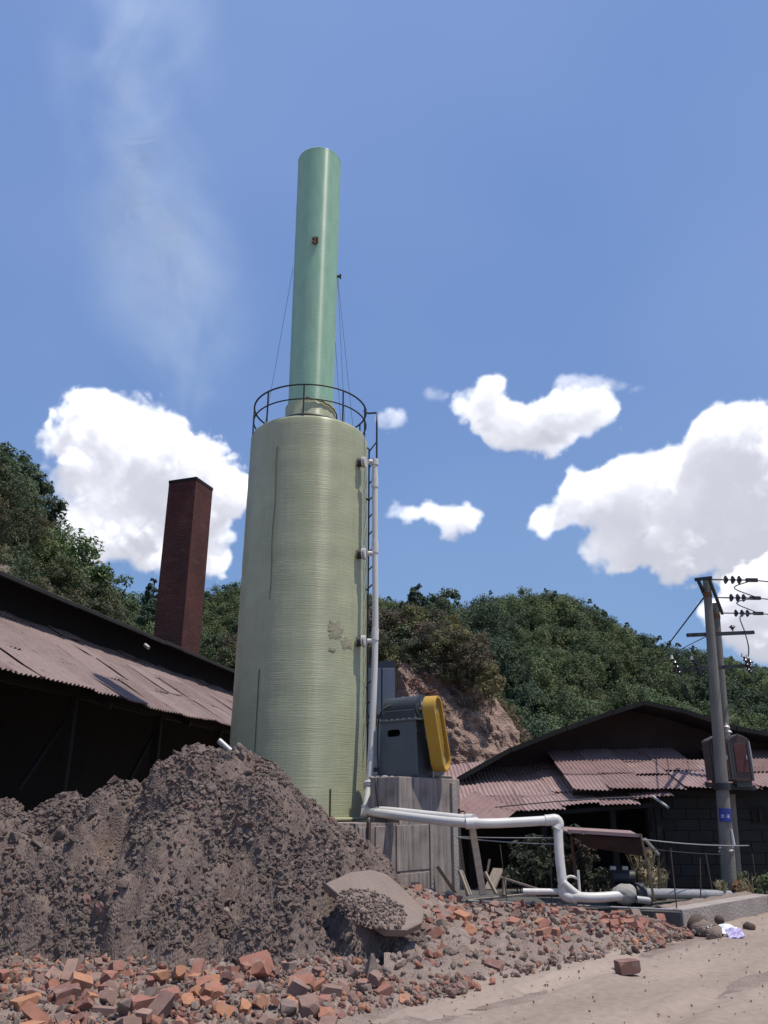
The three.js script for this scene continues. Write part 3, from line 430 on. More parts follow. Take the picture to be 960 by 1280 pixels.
// ---------------------------------------------------------------- fan plinth: local x along its sunlit face, z out of that face
const PHI = rad(50), BC = V(0.27, 0, 15.0), ca = Math.cos(PHI), sa = Math.sin(PHI);
const L = (x, y, z) => new THREE.Vector3(BC.x + x * ca + z * sa, y, BC.z - x * sa + z * ca);
const turnL = (g) => { g = clean(g); g.rotateY(PHI); g.translate(BC.x, 0, BC.z); return g; };
{
  const found = thing('concrete_foundation', 'board-marked concrete foundation carrying the fan and the green tower', 'foundation', L(0.5, 0, -0.5));
  const roughBox = (w, h, d, x, y, z, r = 0.02) => turnL(box(w, h, d, x, y, z, r));
  { const s = new THREE.Shape([[0, 0], [1.83, 0], [1.83, 1.0], [0.6, 1.0], [0, 0.66]].map((p) => new THREE.Vector2(p[0], p[1]))), q = new THREE.ExtrudeGeometry(s, { depth: 2.5, bevelEnabled: true, bevelSize: 0.015, bevelThickness: 0.015, bevelSegments: 2 }); q.rotateX(-Math.PI / 2); q.translate(0, -0.345, 0); part('fan_block', metreUV(turnL(q)), M.block, found); }
  // tower pad: a many-sided slab with its right face in line with the block
  const K = [-1.143, -0.004], pts = [K, [1.2, -0.004], [1.2, -1.0]];
  const toL = (v) => { const dx = v.x - BC.x, dz = v.z - BC.z; return [dx * ca - dz * sa, dx * sa + dz * ca]; };
  const kw = L(K[0], 0, K[1]), far = toL(V(kw.x - 0.782 * 4.2, 0, -kw.z + 0.622 * 4.2)); const back = toL(V(-1.2, 0, 19.2)), back2 = toL(V(-3.6, 0, 18.8));
  const sh = new THREE.Shape([...pts, back, back2, far].map(([a, b]) => new THREE.Vector2(a, -b)));
  const g = new THREE.ExtrudeGeometry(sh, { depth: 1.8, bevelEnabled: false }); g.rotateX(-Math.PI / 2); g.translate(0, -0.4, 0); part('tower_pad', metreUV(turnL(g)), M.block, found);
  // formwork fields standing a little proud of the long face
  for (const [x0, x1, y0, y1] of [[-1.08, -0.72, 0.2, 1.34], [-0.66, -0.16, 0.2, 1.35], [-0.1, 0.82, 0.62, 1.36], [-0.1, 0.82, 0.1, 0.58], [0.9, 1.28, 0.1, 1.36]]) part('panel', turnL(box(x1 - x0, y1 - y0, 0.03, (x0 + x1) / 2, (y0 + y1) / 2, 0.010, 0.008)), M.block, found);
  part('pilaster', turnL(box(0.16, 2.3, 0.08, 1.6, 0.95, 0.03, 0.01)), M.concrete, found);
  part('pilaster', turnL(box(0.07, 1.5, 0.06, 0.86, 0.62, 0.025, 0.006)), M.concrete, found);
  for (const [x, y0, y1] of [[-0.88, 0.5, 1.42]]) single('timber_post', turnL(box(0.06, y1 - y0, 0.05, x, (y0 + y1) / 2, 0.055, 0.004)), M.darkWood, 'short brown timber post against the concrete below the pipe elbow', 'post');
  single('timber_prop', beam(L(0.95, 0.66, 0.1), L(1.3, 0.02, 0.4), 0.06, 0.05), M.darkWood, 'dark timber prop leaning on the foot of the concrete foundation', 'timber');
  for (let i = 0; i < 7; i++) { const p = L(rr(0.05, 0.55), 2.16 + 0.02, rr(-0.9, -0.1)); }
  single('wooden_stake', beam(V(-0.88, 1.25, 13.9), V(-0.885, 1.93, 13.92), 0.075, 0.03), M.darkWood, 'upright brown wooden stake in front of the tower foot', 'stake');
  const lump = (p, s) => { const q = new THREE.IcosahedronGeometry(s, 1), a = q.attributes.position; for (let i = 0; i < a.count; i++) { const k = 1 + 0.35 * noise3(a.getX(i) * 9 + p.x * 7, a.getY(i) * 9, a.getZ(i) * 9); a.setXYZ(i, a.getX(i) * k * 1.3, a.getY(i) * k * 0.7, a.getZ(i) * k); } q.computeVertexNormals(); q.translate(p.x, p.y, p.z); return q; };
  part('mortar_crumbs', [0.12, 0.22, 0.3, 0.41, 0.55].map((x, i) => lump(L(x, 2.17, -0.75 + 0.08 * i), 0.045 + 0.01 * (i % 3))), M.concrete, found).userData.kind = 'stuff';

  // fan set
  const fan = thing('fan_unit', 'grey steel fan pedestal with dark motor and yellow belt guard on the concrete foundation', 'fan', L(0.9, 2.16, -0.5));
  const B = 2.16, H = 1.04;
  const side = new THREE.Shape(); side.moveTo(0, 0); side.lineTo(0.92, 0); side.lineTo(0.9, H); side.lineTo(0.03, H); side.closePath();
  const hole = new THREE.Path(); hole.moveTo(0.26, 0.76); hole.lineTo(0.46, 0.76); hole.absarc(0.46, 0.83, 0.07, -Math.PI / 2, Math.PI / 2); hole.lineTo(0.26, 0.9); hole.absarc(0.26, 0.83, 0.07, Math.PI / 2, Math.PI * 1.5); side.holes.push(hole);
  const pl = new THREE.ExtrudeGeometry(side, { depth: 0.03, bevelEnabled: true, bevelSize: 0.006, bevelThickness: 0.006, bevelSegments: 1 }); pl.rotateY(-Math.PI / 2); pl.translate(0.62, B, -0.97);
  part('front_plate', metreUV(turnL(pl)), M.greySteel, fan);
  part('pedestal', [turnL(box(0.5, H - 0.02, 0.04, 0.88, B + H / 2, -0.09)), turnL(box(0.5, H - 0.02, 0.04, 0.88, B + H / 2, -0.93)), turnL(box(0.04, H - 0.02, 0.8, 1.12, B + H / 2, -0.51))], M.darkSteel, fan);
  part('top_flange', [turnL(box(0.62, 0.035, 1.0, 0.86, B + H + 0.018, -0.5, 0.008))], M.greySteel, fan);
  part('base_frame', [turnL(box(1.1, 0.05, 0.07, 1.1, B + 0.03, -0.06)), turnL(box(1.1, 0.05, 0.07, 1.1, B + 0.03, -0.94)), turnL(box(0.07, 0.052, 0.8, 0.62, B + 0.031, -0.5))], M.darkSteel, fan);
  const yc = B + H + 0.27, xc = 0.88;
  const housing = [turnL((() => { const q = new THREE.CylinderGeometry(0.225, 0.225, 0.82, 40); q.rotateX(Math.PI / 2); q.translate(xc, yc, -0.52); return metreUV(q); })()), turnL(box(0.5, 0.2, 0.8, xc, yc - 0.15, -0.52, 0.02))];
  part('motor_housing', housing, M.darkSteel, fan);
  for (const z of [-0.9, -0.13]) part('end_cover', turnL((() => { const q = new THREE.CylinderGeometry(0.235, 0.235, 0.05, 40); q.rotateX(Math.PI / 2); q.translate(xc, yc, z); return metreUV(q); })()), M.darkSteel, fan);
  part('shaft', turnL((() => { const q = new THREE.CylinderGeometry(0.07, 0.09, 0.34, 20); q.rotateX(Math.PI / 2); q.translate(xc, yc, 0.04); return clean(q); })()), M.galv, fan);
  for (let i = 0; i < 6; i++) { const a = i * 1.047 + 0.3; part('bolt', turnL(box(0.035, 0.035, 0.05, xc + Math.cos(a) * 0.13, yc + Math.sin(a) * 0.13, -0.09)), M.galv, fan); }
  part('rivets', [0, 1, 2, 3, 4, 5, 6].flatMap((i) => [turnL(box(0.03, 0.02, 0.03, 0.585, B + H + 0.045, -0.94 + i * 0.145)), turnL(box(0.014, 0.03, 0.03, 0.604, B + 0.12, -0.9 + i * 0.135))]), M.galv, fan).userData.kind = 'stuff';
  part('cable', tube([L(0.7, B + H + 0.35, -0.75), L(0.5, B + H + 0.2, -0.85), L(0.52, B + 0.6, -0.95), L(0.5, B + 0.02, -0.9), L(0.2, B + 0.02, -0.6), L(-0.05, B - 0.05, -0.5), L(-0.12, 1.5, -0.35)], 0.018, 6, 50), M.black, fan);
  part('name_plate', turnL(box(0.008, 0.1, 0.15, 0.605, B + 0.58, -0.62)), M.galv, fan);
  // belt guard: long round-ended case, leaning
  const GX = 1.02, lean = 0.42, GL = 0.95, GR = 0.235, guardAt = (g) => { g = clean(g); g.rotateZ(lean); g.rotateY(0.30); g.translate(GX, B + 0.30 + 0.06, 0.02); return turnL(g); };
  const obround = (r) => { const s = new THREE.Shape(); s.absarc(0, 0, r, Math.PI, 2 * Math.PI); s.lineTo(r, GL); s.absarc(0, GL, r, 0, Math.PI); s.closePath(); return s; };
  const rim = obround(GR); rim.holes.push(new THREE.Path(obround(GR - 0.035).getPoints(24)));
  const rg = new THREE.ExtrudeGeometry(rim, { depth: 0.23, bevelEnabled: true, bevelSize: 0.006, bevelThickness: 0.006, bevelSegments: 2, curveSegments: 24 }); rg.translate(0, 0, 0.02);
  const guard = part('belt_guard', metreUV(guardAt(rg)), M.yellow, fan);
  const bk = new THREE.ExtrudeGeometry(obround(GR - 0.02), { depth: 0.012, bevelEnabled: false, curveSegments: 24 }); bk.translate(0, 0, 0.03); part('back_plate', metreUV(guardAt(bk)), M.yellow, guard);
  const inner = new THREE.ExtrudeGeometry(obround(GR - 0.04), { depth: 0.008, bevelEnabled: false, curveSegments: 24 }); inner.translate(0, 0, 0.18); part('mesh_screen', metreUV(guardAt(inner)), M.mesh, guard);
  const wires = []; for (let i = -8; i < 34; i++) { const y = -GR + i * 0.055; for (const s of [1, -1]) { const a = new THREE.Vector3(-GR + 0.04, y, 0.2), b = new THREE.Vector3(GR - 0.04, y + s * 0.38, 0.2); if (Math.min(a.y, b.y) > -0.08 && Math.max(a.y, b.y) < GL + 0.1) wires.push(guardAt(bar(a, b, 0.005, 0.005, 4))); } } part('mesh_wires', wires, M.yellow, guard).userData.kind = 'stuff';
  part('guard_stay', [beam(L(1.0, B + 0.02, 0.02), L(0.98, B + 0.62, 0.02), 0.05, 0.02)], M.galv, fan);
  // dark scroll casing behind the pedestal
  const sc = new THREE.CylinderGeometry(0.6, 0.6, 0.5, 40); sc.rotateX(Math.PI / 2); sc.translate(1.42, B + 0.6, -0.55); part('scroll_casing', metreUV(turnL(sc)), M.darkSteel, fan);
}
// ---------------------------------------------------------------- blue-grey steel housing behind the tower
{
  const c = at(482, 1000, 19.4), t = thing('steel_housing', 'blue-grey panelled steel housing seen between tower and fan', 'housing', V(0.0, 0, 19.6));
  const x0 = -0.75, x1 = 0.28, y1 = 5.0;
  part('body', box(x1 - x0, y1, 1.3, (x0 + x1) / 2, y1 / 2, -20.1), M.blueFrame, t);
  for (let i = 0; i < 3; i++) for (let j = 0; j < 4; j++) part('panel', box(0.30, 1.1, 0.03, x0 + 0.19 + i * 0.335, 0.68 + j * 1.2, -19.44, 0.008), M.bluePanel, t);
}
// ---------------------------------------------------------------- white pipework
{
  const g = 'white water pipes', P = thing('water_pipe', 'white plastic riser pipe beside the tower ladder running on down to the pump', 'pipe', V(-0.3, 1.5, 14.3));
  const r = 0.072, top = at(468.5, 578, 16.3), j1 = at(469, 800, 16.25), j2 = at(461.5, 980, 16.05), el = at(457, 1014, 15.8), mid = at(479, 1017, 14.95), run1 = at(590, 1029, 13.4), run2 = at(694, 1025, 13.45), drop = at(705, 1117, 13.3);
  part('riser', [tube([top, j1.clone().lerp(top, 0.5), j1, j1.clone().lerp(j2, 0.55).add(V(0.015, 0, 0.02)), j2], r * 0.88, 14, 40)], M.pvc, P);
  part('lower_riser', [tube([j2, el.clone().lerp(j2, 0.25), el], r * 0.92, 14, 12)], M.pvc, P);
  const ringAt = (p, q, R, w) => { const d = q.clone().sub(p).normalize(); return bar(p.clone().addScaledVector(d, -w / 2), p.clone().addScaledVector(d, w / 2), R, R, 20); };
  part('cap', [ringAt(top, j1, r * 1.15, 0.14)], M.pvc, P);
  for (const t of [0.12, 0.5, 0.97]) { const p = top.clone().lerp(j1, t); part('coupling', ringAt(p, j1.clone().lerp(j2, 0.1), r * 1.05, 0.26), M.pvc, P); }
  part('flange', [ringAt(j2, el, r * 1.6, 0.04), ringAt(j2.clone().add(V(0, -0.05, 0)), el, r * 1.6, 0.035)], M.pvc, P);
  for (const [y, px] of [[4.84, 0], [6.72, 0], [8.86, 0]]) { const t = (y - j1.y) / (top.y - j1.y), p = y > j1.y ? j1.clone().lerp(top, t) : j1; part('branch', bar(around(1.60, 1.075, y + 0.01), new THREE.Vector3(p.x, y + 0.02, p.z), 0.05, 0.055, 12), M.pvc, P); }
  part('elbow', [ringAt(el, j2, r * 1.2, 0.2), tube([el.clone().add(V(0, 0.1, 0.02)), el.clone().add(V(0.0, -0.01, 0)), el.clone().lerp(mid, 0.25)], r * 1.15, 12, 10)], M.pvc, P);

  part('horizontal_run', tube([el, mid, run1, run1.clone().lerp(run2, 0.5).add(V(0, -0.012, 0)), run2], r, 14, 40), M.pvc, P);
  part('coupling', ringAt(run1, run2, r * 1.17, 0.2), M.pvc, P); part('coupling', ringAt(run2.clone().lerp(run1, 0.07), run1, r * 1.15, 0.14), M.pvc, P);
  part('elbow', tube([run2.clone().lerp(run1, 0.08), run2.clone().add(V(0.02, 0, 0)), run2.clone().add(V(0.05, -0.06, 0)), run2.clone().lerp(drop, 0.14)], r * 1.16, 14, 14), M.pvc, P);
  part('drop', tube([run2.clone().add(V(0.04, -0.02, 0)), run2.clone().lerp(drop, 0.5), drop], r, 14, 10), M.pvc, P);
  const tee = drop.clone().add(V(0.03, -0.03, -0.03)), hx = at(785, 1119, 13.25), back = at(690, 1112, 13.9);
  part('elbow', tube([drop.clone().add(V(0, 0.12, 0)), drop, tee, tee.clone().add(V(0.15, -0.03, 0))], r * 1.2, 14, 14), M.pvc, P);
  part('brace_arm', tube([drop.clone().add(V(-0.02, 0.16, -0.05)), drop.clone().add(V(0.22, -0.02, -0.06)), drop.clone().add(V(0.34, -0.04, -0.04))], r * 0.75, 12, 14), M.pvc, P);
  part('suction_run', tube([tee, at(740, 1122, 13.2), hx], r * 0.98, 14, 20), M.pvc, P);
  part('side_branch', tube([drop.clone().add(V(-0.6, 0.02, 0.1)), drop.clone().add(V(0, 0.02, 0.05))], r * 0.62, 12, 4), M.pvc, P);
  part('valve_stem', [bar(drop.clone().add(V(0.25, 0.0, 0.05)), drop.clone().add(V(0.25, 0.32, 0.05)), 0.02, 0.02, 8), tube([drop.clone().add(V(0.05, 0.2, 0.1)), drop.clone().add(V(0.14, 0.23, 0.1)), drop.clone().add(V(0.25, 0.2, 0.06))], 0.02, 8, 10)], M.pvc, P);
  // second, shorter pipe lying alongside
  const Q = thing('water_pipe', 'second white pipe lying behind the first, ending above the leaning post', 'pipe', V(0.3, 1.5, 14.3)); const q0 = at(462, 1013, 15.85), q1 = at(588, 1024, 13.75);
  part('run', tube([q0, at(482, 1013, 15.0), q1], 0.062, 12, 16), M.pvc, Q); part('coupling', ringAt(q1, q0, 0.083, 0.16), M.pvc, Q);
  single('grey_pipe', bar(at(274, 926, 12.6), at(294, 944, 12.5), 0.045, 0.045, 12), M.galv, 'short grey pipe stub sticking out of the soil heap top', 'pipe');
  single('timber_board', beam(at(302, 938, 12.6), at(341, 953, 12.5), 0.10, 0.03), M.darkWood, 'dark weathered board lying on the soil heap crest before the tower', 'board');
}
// ---------------------------------------------------------------- corrugated sheets
function sheetGeo(w, len, waves, amp, warp, k) {   // corrugations run along the length (local z); thickness 7 mm
  const nx = waves * 6, nz = 3, top = (i, j) => { const x = (i / nx - 0.5) * w, z = (j / nz - 0.5) * len; return [x, amp * Math.sin(i / nx * waves * 6.2832) + warp * (noise3(x * 1.3 + k * 5, z * 1.1, k) + 0.7 * Math.pow(Math.abs(x / w) * 2, 3) * noise3(k, z, 4)), z]; };
  const pos = [], uv = [], tri = (a, b, c) => { for (const p of [a, b, c]) { pos.push(...p); uv.push(p[0] + k * 1.7, p[2] + k); } }, quad = (a, b, c, d) => { tri(a, b, c); tri(a, c, d); }, lo = (p) => [p[0], p[1] - 0.009, p[2]];
  for (let i = 0; i < nx; i++) for (let j = 0; j < nz; j++) { const a = top(i, j), b = top(i + 1, j), c = top(i + 1, j + 1), d = top(i, j + 1); quad(a, d, c, b); quad(lo(a), lo(b), lo(c), lo(d)); }
  for (let i = 0; i < nx; i++) for (const j of [0, nz]) { const a = top(i, j), b = top(i + 1, j); j ? quad(a, lo(a), lo(b), b) : quad(a, b, lo(b), lo(a)); }
  for (let j = 0; j < nz; j++) for (const i of [0, nx]) { const a = top(i, j), b = top(i, j + 1); i ? quad(a, lo(a), lo(b), b) : quad(a, b, lo(b), lo(a)); }
  const g = new THREE.BufferGeometry(); g.setAttribute('position', new THREE.Float32BufferAttribute(pos, 3)); g.setAttribute('uv', new THREE.Float32BufferAttribute(uv, 2)); g.computeVertexNormals(); return g;
}
// lay sheets on a sloping plane: origin o, unit vectors e (along the eave) and s (up the slope)
function laySheets(parent, o, e, s, len, slopeLen, w, l, geos, mats, opt = {}) {
  const n = new THREE.Vector3().crossVectors(e, s).normalize(); if (n.y < 0) n.negate();
  const cols = Math.round(len / w), rows = Math.ceil(slopeLen / l), base = new THREE.Vector3(); for (let q = parent; q && q !== scene; q = q.parent) base.add(q.position);
  for (let r = 0; r < rows; r++) for (let c = 0; c < cols; c++) {
    if (opt.skip && opt.skip(r, c, rows, cols)) continue;
    const m = finish(new THREE.Mesh(geos[Math.floor(rnd() * geos.length)], mats[Math.floor(rnd() * mats.length)])); m.name = 'roof_sheet';
    const up = s.clone().multiplyScalar((r + 0.5) * l + rr(-1, 1) * (opt.slide ?? 0.05) + (opt.step ? opt.step(c) : 0)), al = e.clone().multiplyScalar((c + 0.5) * w + rr(-0.02, 0.02));
    m.position.copy(o).add(up).add(al).addScaledVector(n, 0.012 * (c % 2) + 0.016 * (r % 2) + rr(0, 0.03) + (opt.lift ? opt.lift(r, c) : 0)).sub(base);
    const q = new THREE.Matrix4().makeBasis(e.clone(), n.clone(), new THREE.Vector3().crossVectors(e, n)); m.quaternion.setFromRotationMatrix(q);
    m.rotateX(rr(-0.02, 0.02) + (s.dot(new THREE.Vector3().crossVectors(e, n)) < 0 ? -0.018 : 0.018) * 0 ); m.rotateY(rr(-1, 1) * (opt.skew ?? 0.012)); m.rotateZ(rr(-0.014, 0.014)); parent.add(m);
  }
}
const sheetSet = (w, l, waves, amp) => [0, 1, 2, 3, 4].map((k) => sheetGeo(w, l, waves, amp, 0.035, k + w));
// ---------------------------------------------------------------- long open shed on the left
{
  const e = V(0.208, 0, 0.978), w = V(-0.978, 0, 0.208), E0 = V(-6.8, 4, 14.2);
  const S = (l, q, y) => E0.clone().addScaledVector(e, l).addScaledVector(w, q).setY(y);
  const shed = thing('long_shed', 'long open shed with mauve corrugated lean-to roof below a dark raised roof', 'shed', S(6, 3, 0));
  const tanS = 0.58, sl = Math.hypot(1, tanS), s = w.clone().setY(0).normalize().add(V(0, tanS, 0)).normalize(), l0 = -9, len = 34, W1 = 3.8;
  const roof = part('lean_to_roof', [beam(S(l0, 0.5, 4 - 0.14 + 0.5 * tanS), S(l0 + len, 0.5, 4 - 0.14 + 0.5 * tanS), 0.08, 0.08), beam(S(l0, 2.2, 4 - 0.14 + 2.2 * tanS), S(l0 + len, 2.2, 4 - 0.14 + 2.2 * tanS), 0.08, 0.08)], M.sootWood, shed);
  const geos = sheetSet(0.98, 1.6, 7, 0.022);
  const o = S(l0, -0.12, 4 - 0.07);
  laySheets(roof, o, e, s, len, W1 * sl, 0.92, 1.42, geos, M.mauve, { slide: 0.06, skew: 0.022, step: (c) => 0.12 * Math.sin(c * 0.7) + 0.06 * Math.sin(c * 2.1), lift: (r, c) => Math.abs(noise3(c * 0.4, r * 0.8, 5)) * 0.12 });
  // raised part: dark clerestory band, its overhanging roof and the far slope
  const yW = 4 + W1 * tanS - 0.15;
  const slabs = (q0, y0, q1, y1, th, a = l0, b = l0 + len) => { const p = [S(a, q0, y0), S(b, q0, y0), S(b, q1, y1), S(a, q1, y1)], g = new THREE.BufferGeometry(), v = [...p, ...p.map((x) => x.clone().add(new THREE.Vector3(0, -th, 0)))], ix = [0, 1, 2, 0, 2, 3, 4, 6, 5, 4, 7, 6, 0, 4, 5, 0, 5, 1, 1, 5, 6, 1, 6, 2, 2, 6, 7, 2, 7, 3, 3, 7, 4, 3, 4, 0]; g.setAttribute('position', new THREE.Float32BufferAttribute(v.flatMap((x) => x.toArray()), 3)); g.setIndex(ix); const q = g.toNonIndexed(); q.setAttribute('uv', new THREE.BufferAttribute(new Float32Array(72), 2)); q.computeVertexNormals(); return metreUV(q); };
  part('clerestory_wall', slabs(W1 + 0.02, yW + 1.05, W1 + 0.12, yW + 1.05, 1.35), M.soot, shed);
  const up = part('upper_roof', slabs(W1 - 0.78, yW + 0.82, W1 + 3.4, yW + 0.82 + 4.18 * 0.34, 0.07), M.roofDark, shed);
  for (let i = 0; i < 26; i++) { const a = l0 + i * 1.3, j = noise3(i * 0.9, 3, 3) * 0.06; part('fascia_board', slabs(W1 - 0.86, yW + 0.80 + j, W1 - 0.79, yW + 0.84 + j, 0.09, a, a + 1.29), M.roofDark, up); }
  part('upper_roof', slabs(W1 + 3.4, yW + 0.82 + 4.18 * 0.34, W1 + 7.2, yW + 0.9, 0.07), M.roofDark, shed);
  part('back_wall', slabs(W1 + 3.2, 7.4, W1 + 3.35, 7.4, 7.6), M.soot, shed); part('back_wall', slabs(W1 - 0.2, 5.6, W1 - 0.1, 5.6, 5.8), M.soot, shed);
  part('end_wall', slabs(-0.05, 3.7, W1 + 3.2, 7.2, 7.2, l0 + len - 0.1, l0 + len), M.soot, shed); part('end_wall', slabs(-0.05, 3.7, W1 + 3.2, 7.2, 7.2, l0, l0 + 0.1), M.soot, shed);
  part('tie_rail', [beam(S(l0, 0.9, 4.0), S(l0 + len, 0.9, 4.0), 0.12, 0.1)], M.sootWood, shed);
  for (let i = 0; i < 9; i++) { const l = l0 + 0.6 + i * 4.05; part('post', beam(S(l, 0.9, -0.1), S(l, 0.9, 3.95), 0.2, 0.2, 0.02), M.sootWood, shed); part('rafter', beam(S(l, -0.05, 3.74), S(l, W1, 3.74 + W1 * tanS), 0.1, 0.14), M.sootWood, shed); part('brace', beam(S(l - 1.3, 1.0, 2.0), S(l, 1.0, 3.5), 0.08, 0.08), M.sootWood, shed); }
  // small pale lump on the dark band
  single('grey_pipe', bar(at(181, 806, 24.9), at(186, 810, 24.85), 0.06, 0.06, 10), M.galv, 'tiny grey pipe end on the dark upper band of the long shed', 'pipe');
}
// ---------------------------------------------------------------- brick chimney
{
  const c = at(222, 792, 34), t = thing('brick_chimney', 'square rust-red brick chimney rising behind the long shed', 'chimney', V(c.x, 0, 34)), top = 15.65, rot = rad(71);
  const g = (w, h, y, wall) => { const q = metreUV(wall || new THREE.BoxGeometry(w, h, w), 0, 0); q.rotateY(rot); q.translate(c.x, y, -34); return q; };
  const ring = (w, th, h) => { const s = new THREE.Shape([[-w, -w], [w, -w], [w, w], [-w, w]].map((p) => new THREE.Vector2(p[0] / 2, p[1] / 2))); const i = w - 2 * th; s.holes.push(new THREE.Path([[-i, -i], [-i, i], [i, i], [i, -i]].map((p) => new THREE.Vector2(p[0] / 2, p[1] / 2)))); const q = new THREE.ExtrudeGeometry(s, { depth: h, bevelEnabled: false }); q.rotateX(-Math.PI / 2); return metreUV(q, 0, 0); };
  const W = 1.42; const sh = ring(W, 0.24, top); sh.rotateY(rot); sh.translate(c.x, 0, -34); part('shaft', sh, M.chimney, t);
  const cap = ring(W + 0.03, 0.1, 0.14); cap.rotateY(rot); cap.translate(c.x, top - 0.12, -34); part('rim', cap, M.soot, t);
}
// ---------------------------------------------------------------- right-hand works: gabled roof and lean-to
{
  const G = (px, py) => at(px, py, 20), shed = thing('gabled_shed', 'dark gabled shed with pinkish corrugated lean-to roof behind the poles', 'shed', V(5.5, 0, 20));
  const prof = [[1.7, 2.33], [2.9, 2.95], [4.2, 3.42], [5.3, 3.78], [6.05, 4.0], [6.9, 3.82], [8.1, 3.42], [9.6, 3.16], [12.5, 2.5]];
  const strip = (d0, d1, th) => { const s = new THREE.Shape([...prof, ...prof.slice().reverse().map(([x, y]) => [x, y - th])].map((p) => new THREE.Vector2(p[0], p[1]))); const q = new THREE.ExtrudeGeometry(s, { depth: d1 - d0, bevelEnabled: false }); q.translate(0, 0, -d1); return metreUV(q); };
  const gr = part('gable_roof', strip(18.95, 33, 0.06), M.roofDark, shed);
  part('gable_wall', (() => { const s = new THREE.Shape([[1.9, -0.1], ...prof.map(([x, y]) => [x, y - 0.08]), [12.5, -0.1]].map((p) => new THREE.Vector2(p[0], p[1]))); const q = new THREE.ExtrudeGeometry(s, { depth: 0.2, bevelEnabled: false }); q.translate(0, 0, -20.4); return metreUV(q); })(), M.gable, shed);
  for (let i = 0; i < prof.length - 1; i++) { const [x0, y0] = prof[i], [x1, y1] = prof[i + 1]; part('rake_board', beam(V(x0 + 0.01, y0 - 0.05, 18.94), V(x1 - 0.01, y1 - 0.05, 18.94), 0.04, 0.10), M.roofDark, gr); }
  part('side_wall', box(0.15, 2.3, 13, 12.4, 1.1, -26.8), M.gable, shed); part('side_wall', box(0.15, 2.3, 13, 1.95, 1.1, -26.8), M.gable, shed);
  // lean-to, right stretch
  const slope = (x0, x1, y0, yt, d0, d1) => ({ o: V(x0, y0, d0), e: V(1, 0, 0).setY((yt[1] - yt[0]) / (x1 - x0)).normalize(), s: V(0, 0, d1 - d0).setY(yt[2] - y0).normalize(), len: x1 - x0, sl: Math.hypot(d1 - d0, yt[2] - y0) });
  const geos = sheetSet(0.80, 1.02, 9, 0.014);
  const R = slope(3.9, 12.2, 2.02, [2.02, 2.10, 2.92], 17.3, 19.9), roofR = part('lean_to_roof', [beam(V(3.9, 1.93, 17.5), V(12.2, 2.0, 17.5), 0.07, 0.08), beam(V(3.9, 2.82, 19.85), V(12.2, 2.9, 19.85), 0.07, 0.08)], M.sootWood, shed);
  laySheets(roofR, R.o, R.e, R.s, R.len, R.sl, 0.75, 0.93, geos, M.pink, { slide: 0.07, skew: 0.03, step: (c) => 0.14 * noise3(c * 0.8, 2, 2), skip: (r, c, rows) => r === rows - 1 && noise3(c * 0.9, 7, 3) < -0.15 });
  const Lf = slope(1.35, 5.75, 1.50, [1.50, 1.80, 2.36], 17.0, 19.9), roofL = part('lean_to_roof', [beam(V(1.4, 1.42, 17.15), V(5.7, 1.72, 17.15), 0.07, 0.08), beam(V(1.5, 2.22, 19.8), V(5.7, 2.55, 19.8), 0.07, 0.08)], M.sootWood, shed);
  laySheets(roofL, Lf.o, Lf.e, Lf.s, Lf.len, Lf.sl, 0.75, 0.95, geos, M.pink, { slide: 0.08, skew: 0.035, step: (c) => 0.10 * noise3(c * 0.8, 9, 2) + c * 0.018, lift: (r, c) => Math.abs(noise3(c, r, 3)) * 0.05 });
  single('roof_sheet', (() => { const q = sheetGeo(0.95, 1.0, 9, 0.012, 0.02, 7); q.rotateX(0.5); q.rotateY(-0.4); q.rotateZ(-0.42); const p = at(607, 1010, 16.6); q.translate(p.x, p.y, p.z); return q; })(), M.pink[2], 'slipped greyish roof sheet hanging at the open end beside the concrete foundation', 'roof sheet');
  // walls below: open bay on the left, dark masonry on the right
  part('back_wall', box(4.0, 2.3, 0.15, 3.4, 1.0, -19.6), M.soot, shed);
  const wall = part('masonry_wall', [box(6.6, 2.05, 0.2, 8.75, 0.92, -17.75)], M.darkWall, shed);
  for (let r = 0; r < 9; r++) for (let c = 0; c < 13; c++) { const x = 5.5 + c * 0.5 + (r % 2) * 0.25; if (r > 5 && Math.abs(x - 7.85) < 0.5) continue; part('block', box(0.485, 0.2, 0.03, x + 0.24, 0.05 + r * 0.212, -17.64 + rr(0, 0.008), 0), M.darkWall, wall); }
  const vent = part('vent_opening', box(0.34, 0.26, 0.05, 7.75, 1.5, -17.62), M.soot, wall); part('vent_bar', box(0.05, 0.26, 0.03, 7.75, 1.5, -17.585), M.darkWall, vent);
  for (const [x, h] of [[1.75, 1.45], [3.2, 1.55], [4.6, 1.66], [5.5, 1.75]]) part('post', beam(V(x, -0.05, 17.2), V(x, h, 17.2), 0.1, 0.1), M.sootWood, shed);
  part('awning_pole', bar(at(815, 995, 17.0), at(836, 1010, 16.9), 0.03, 0.03, 8), M.galv, shed);
  single('roof_wire', sag(at(566, 1016, 16.7), at(806, 996, 16.85), -0.05, 0.012), M.black, 'dark cable sagging along the lean-to eave', 'cable');
}
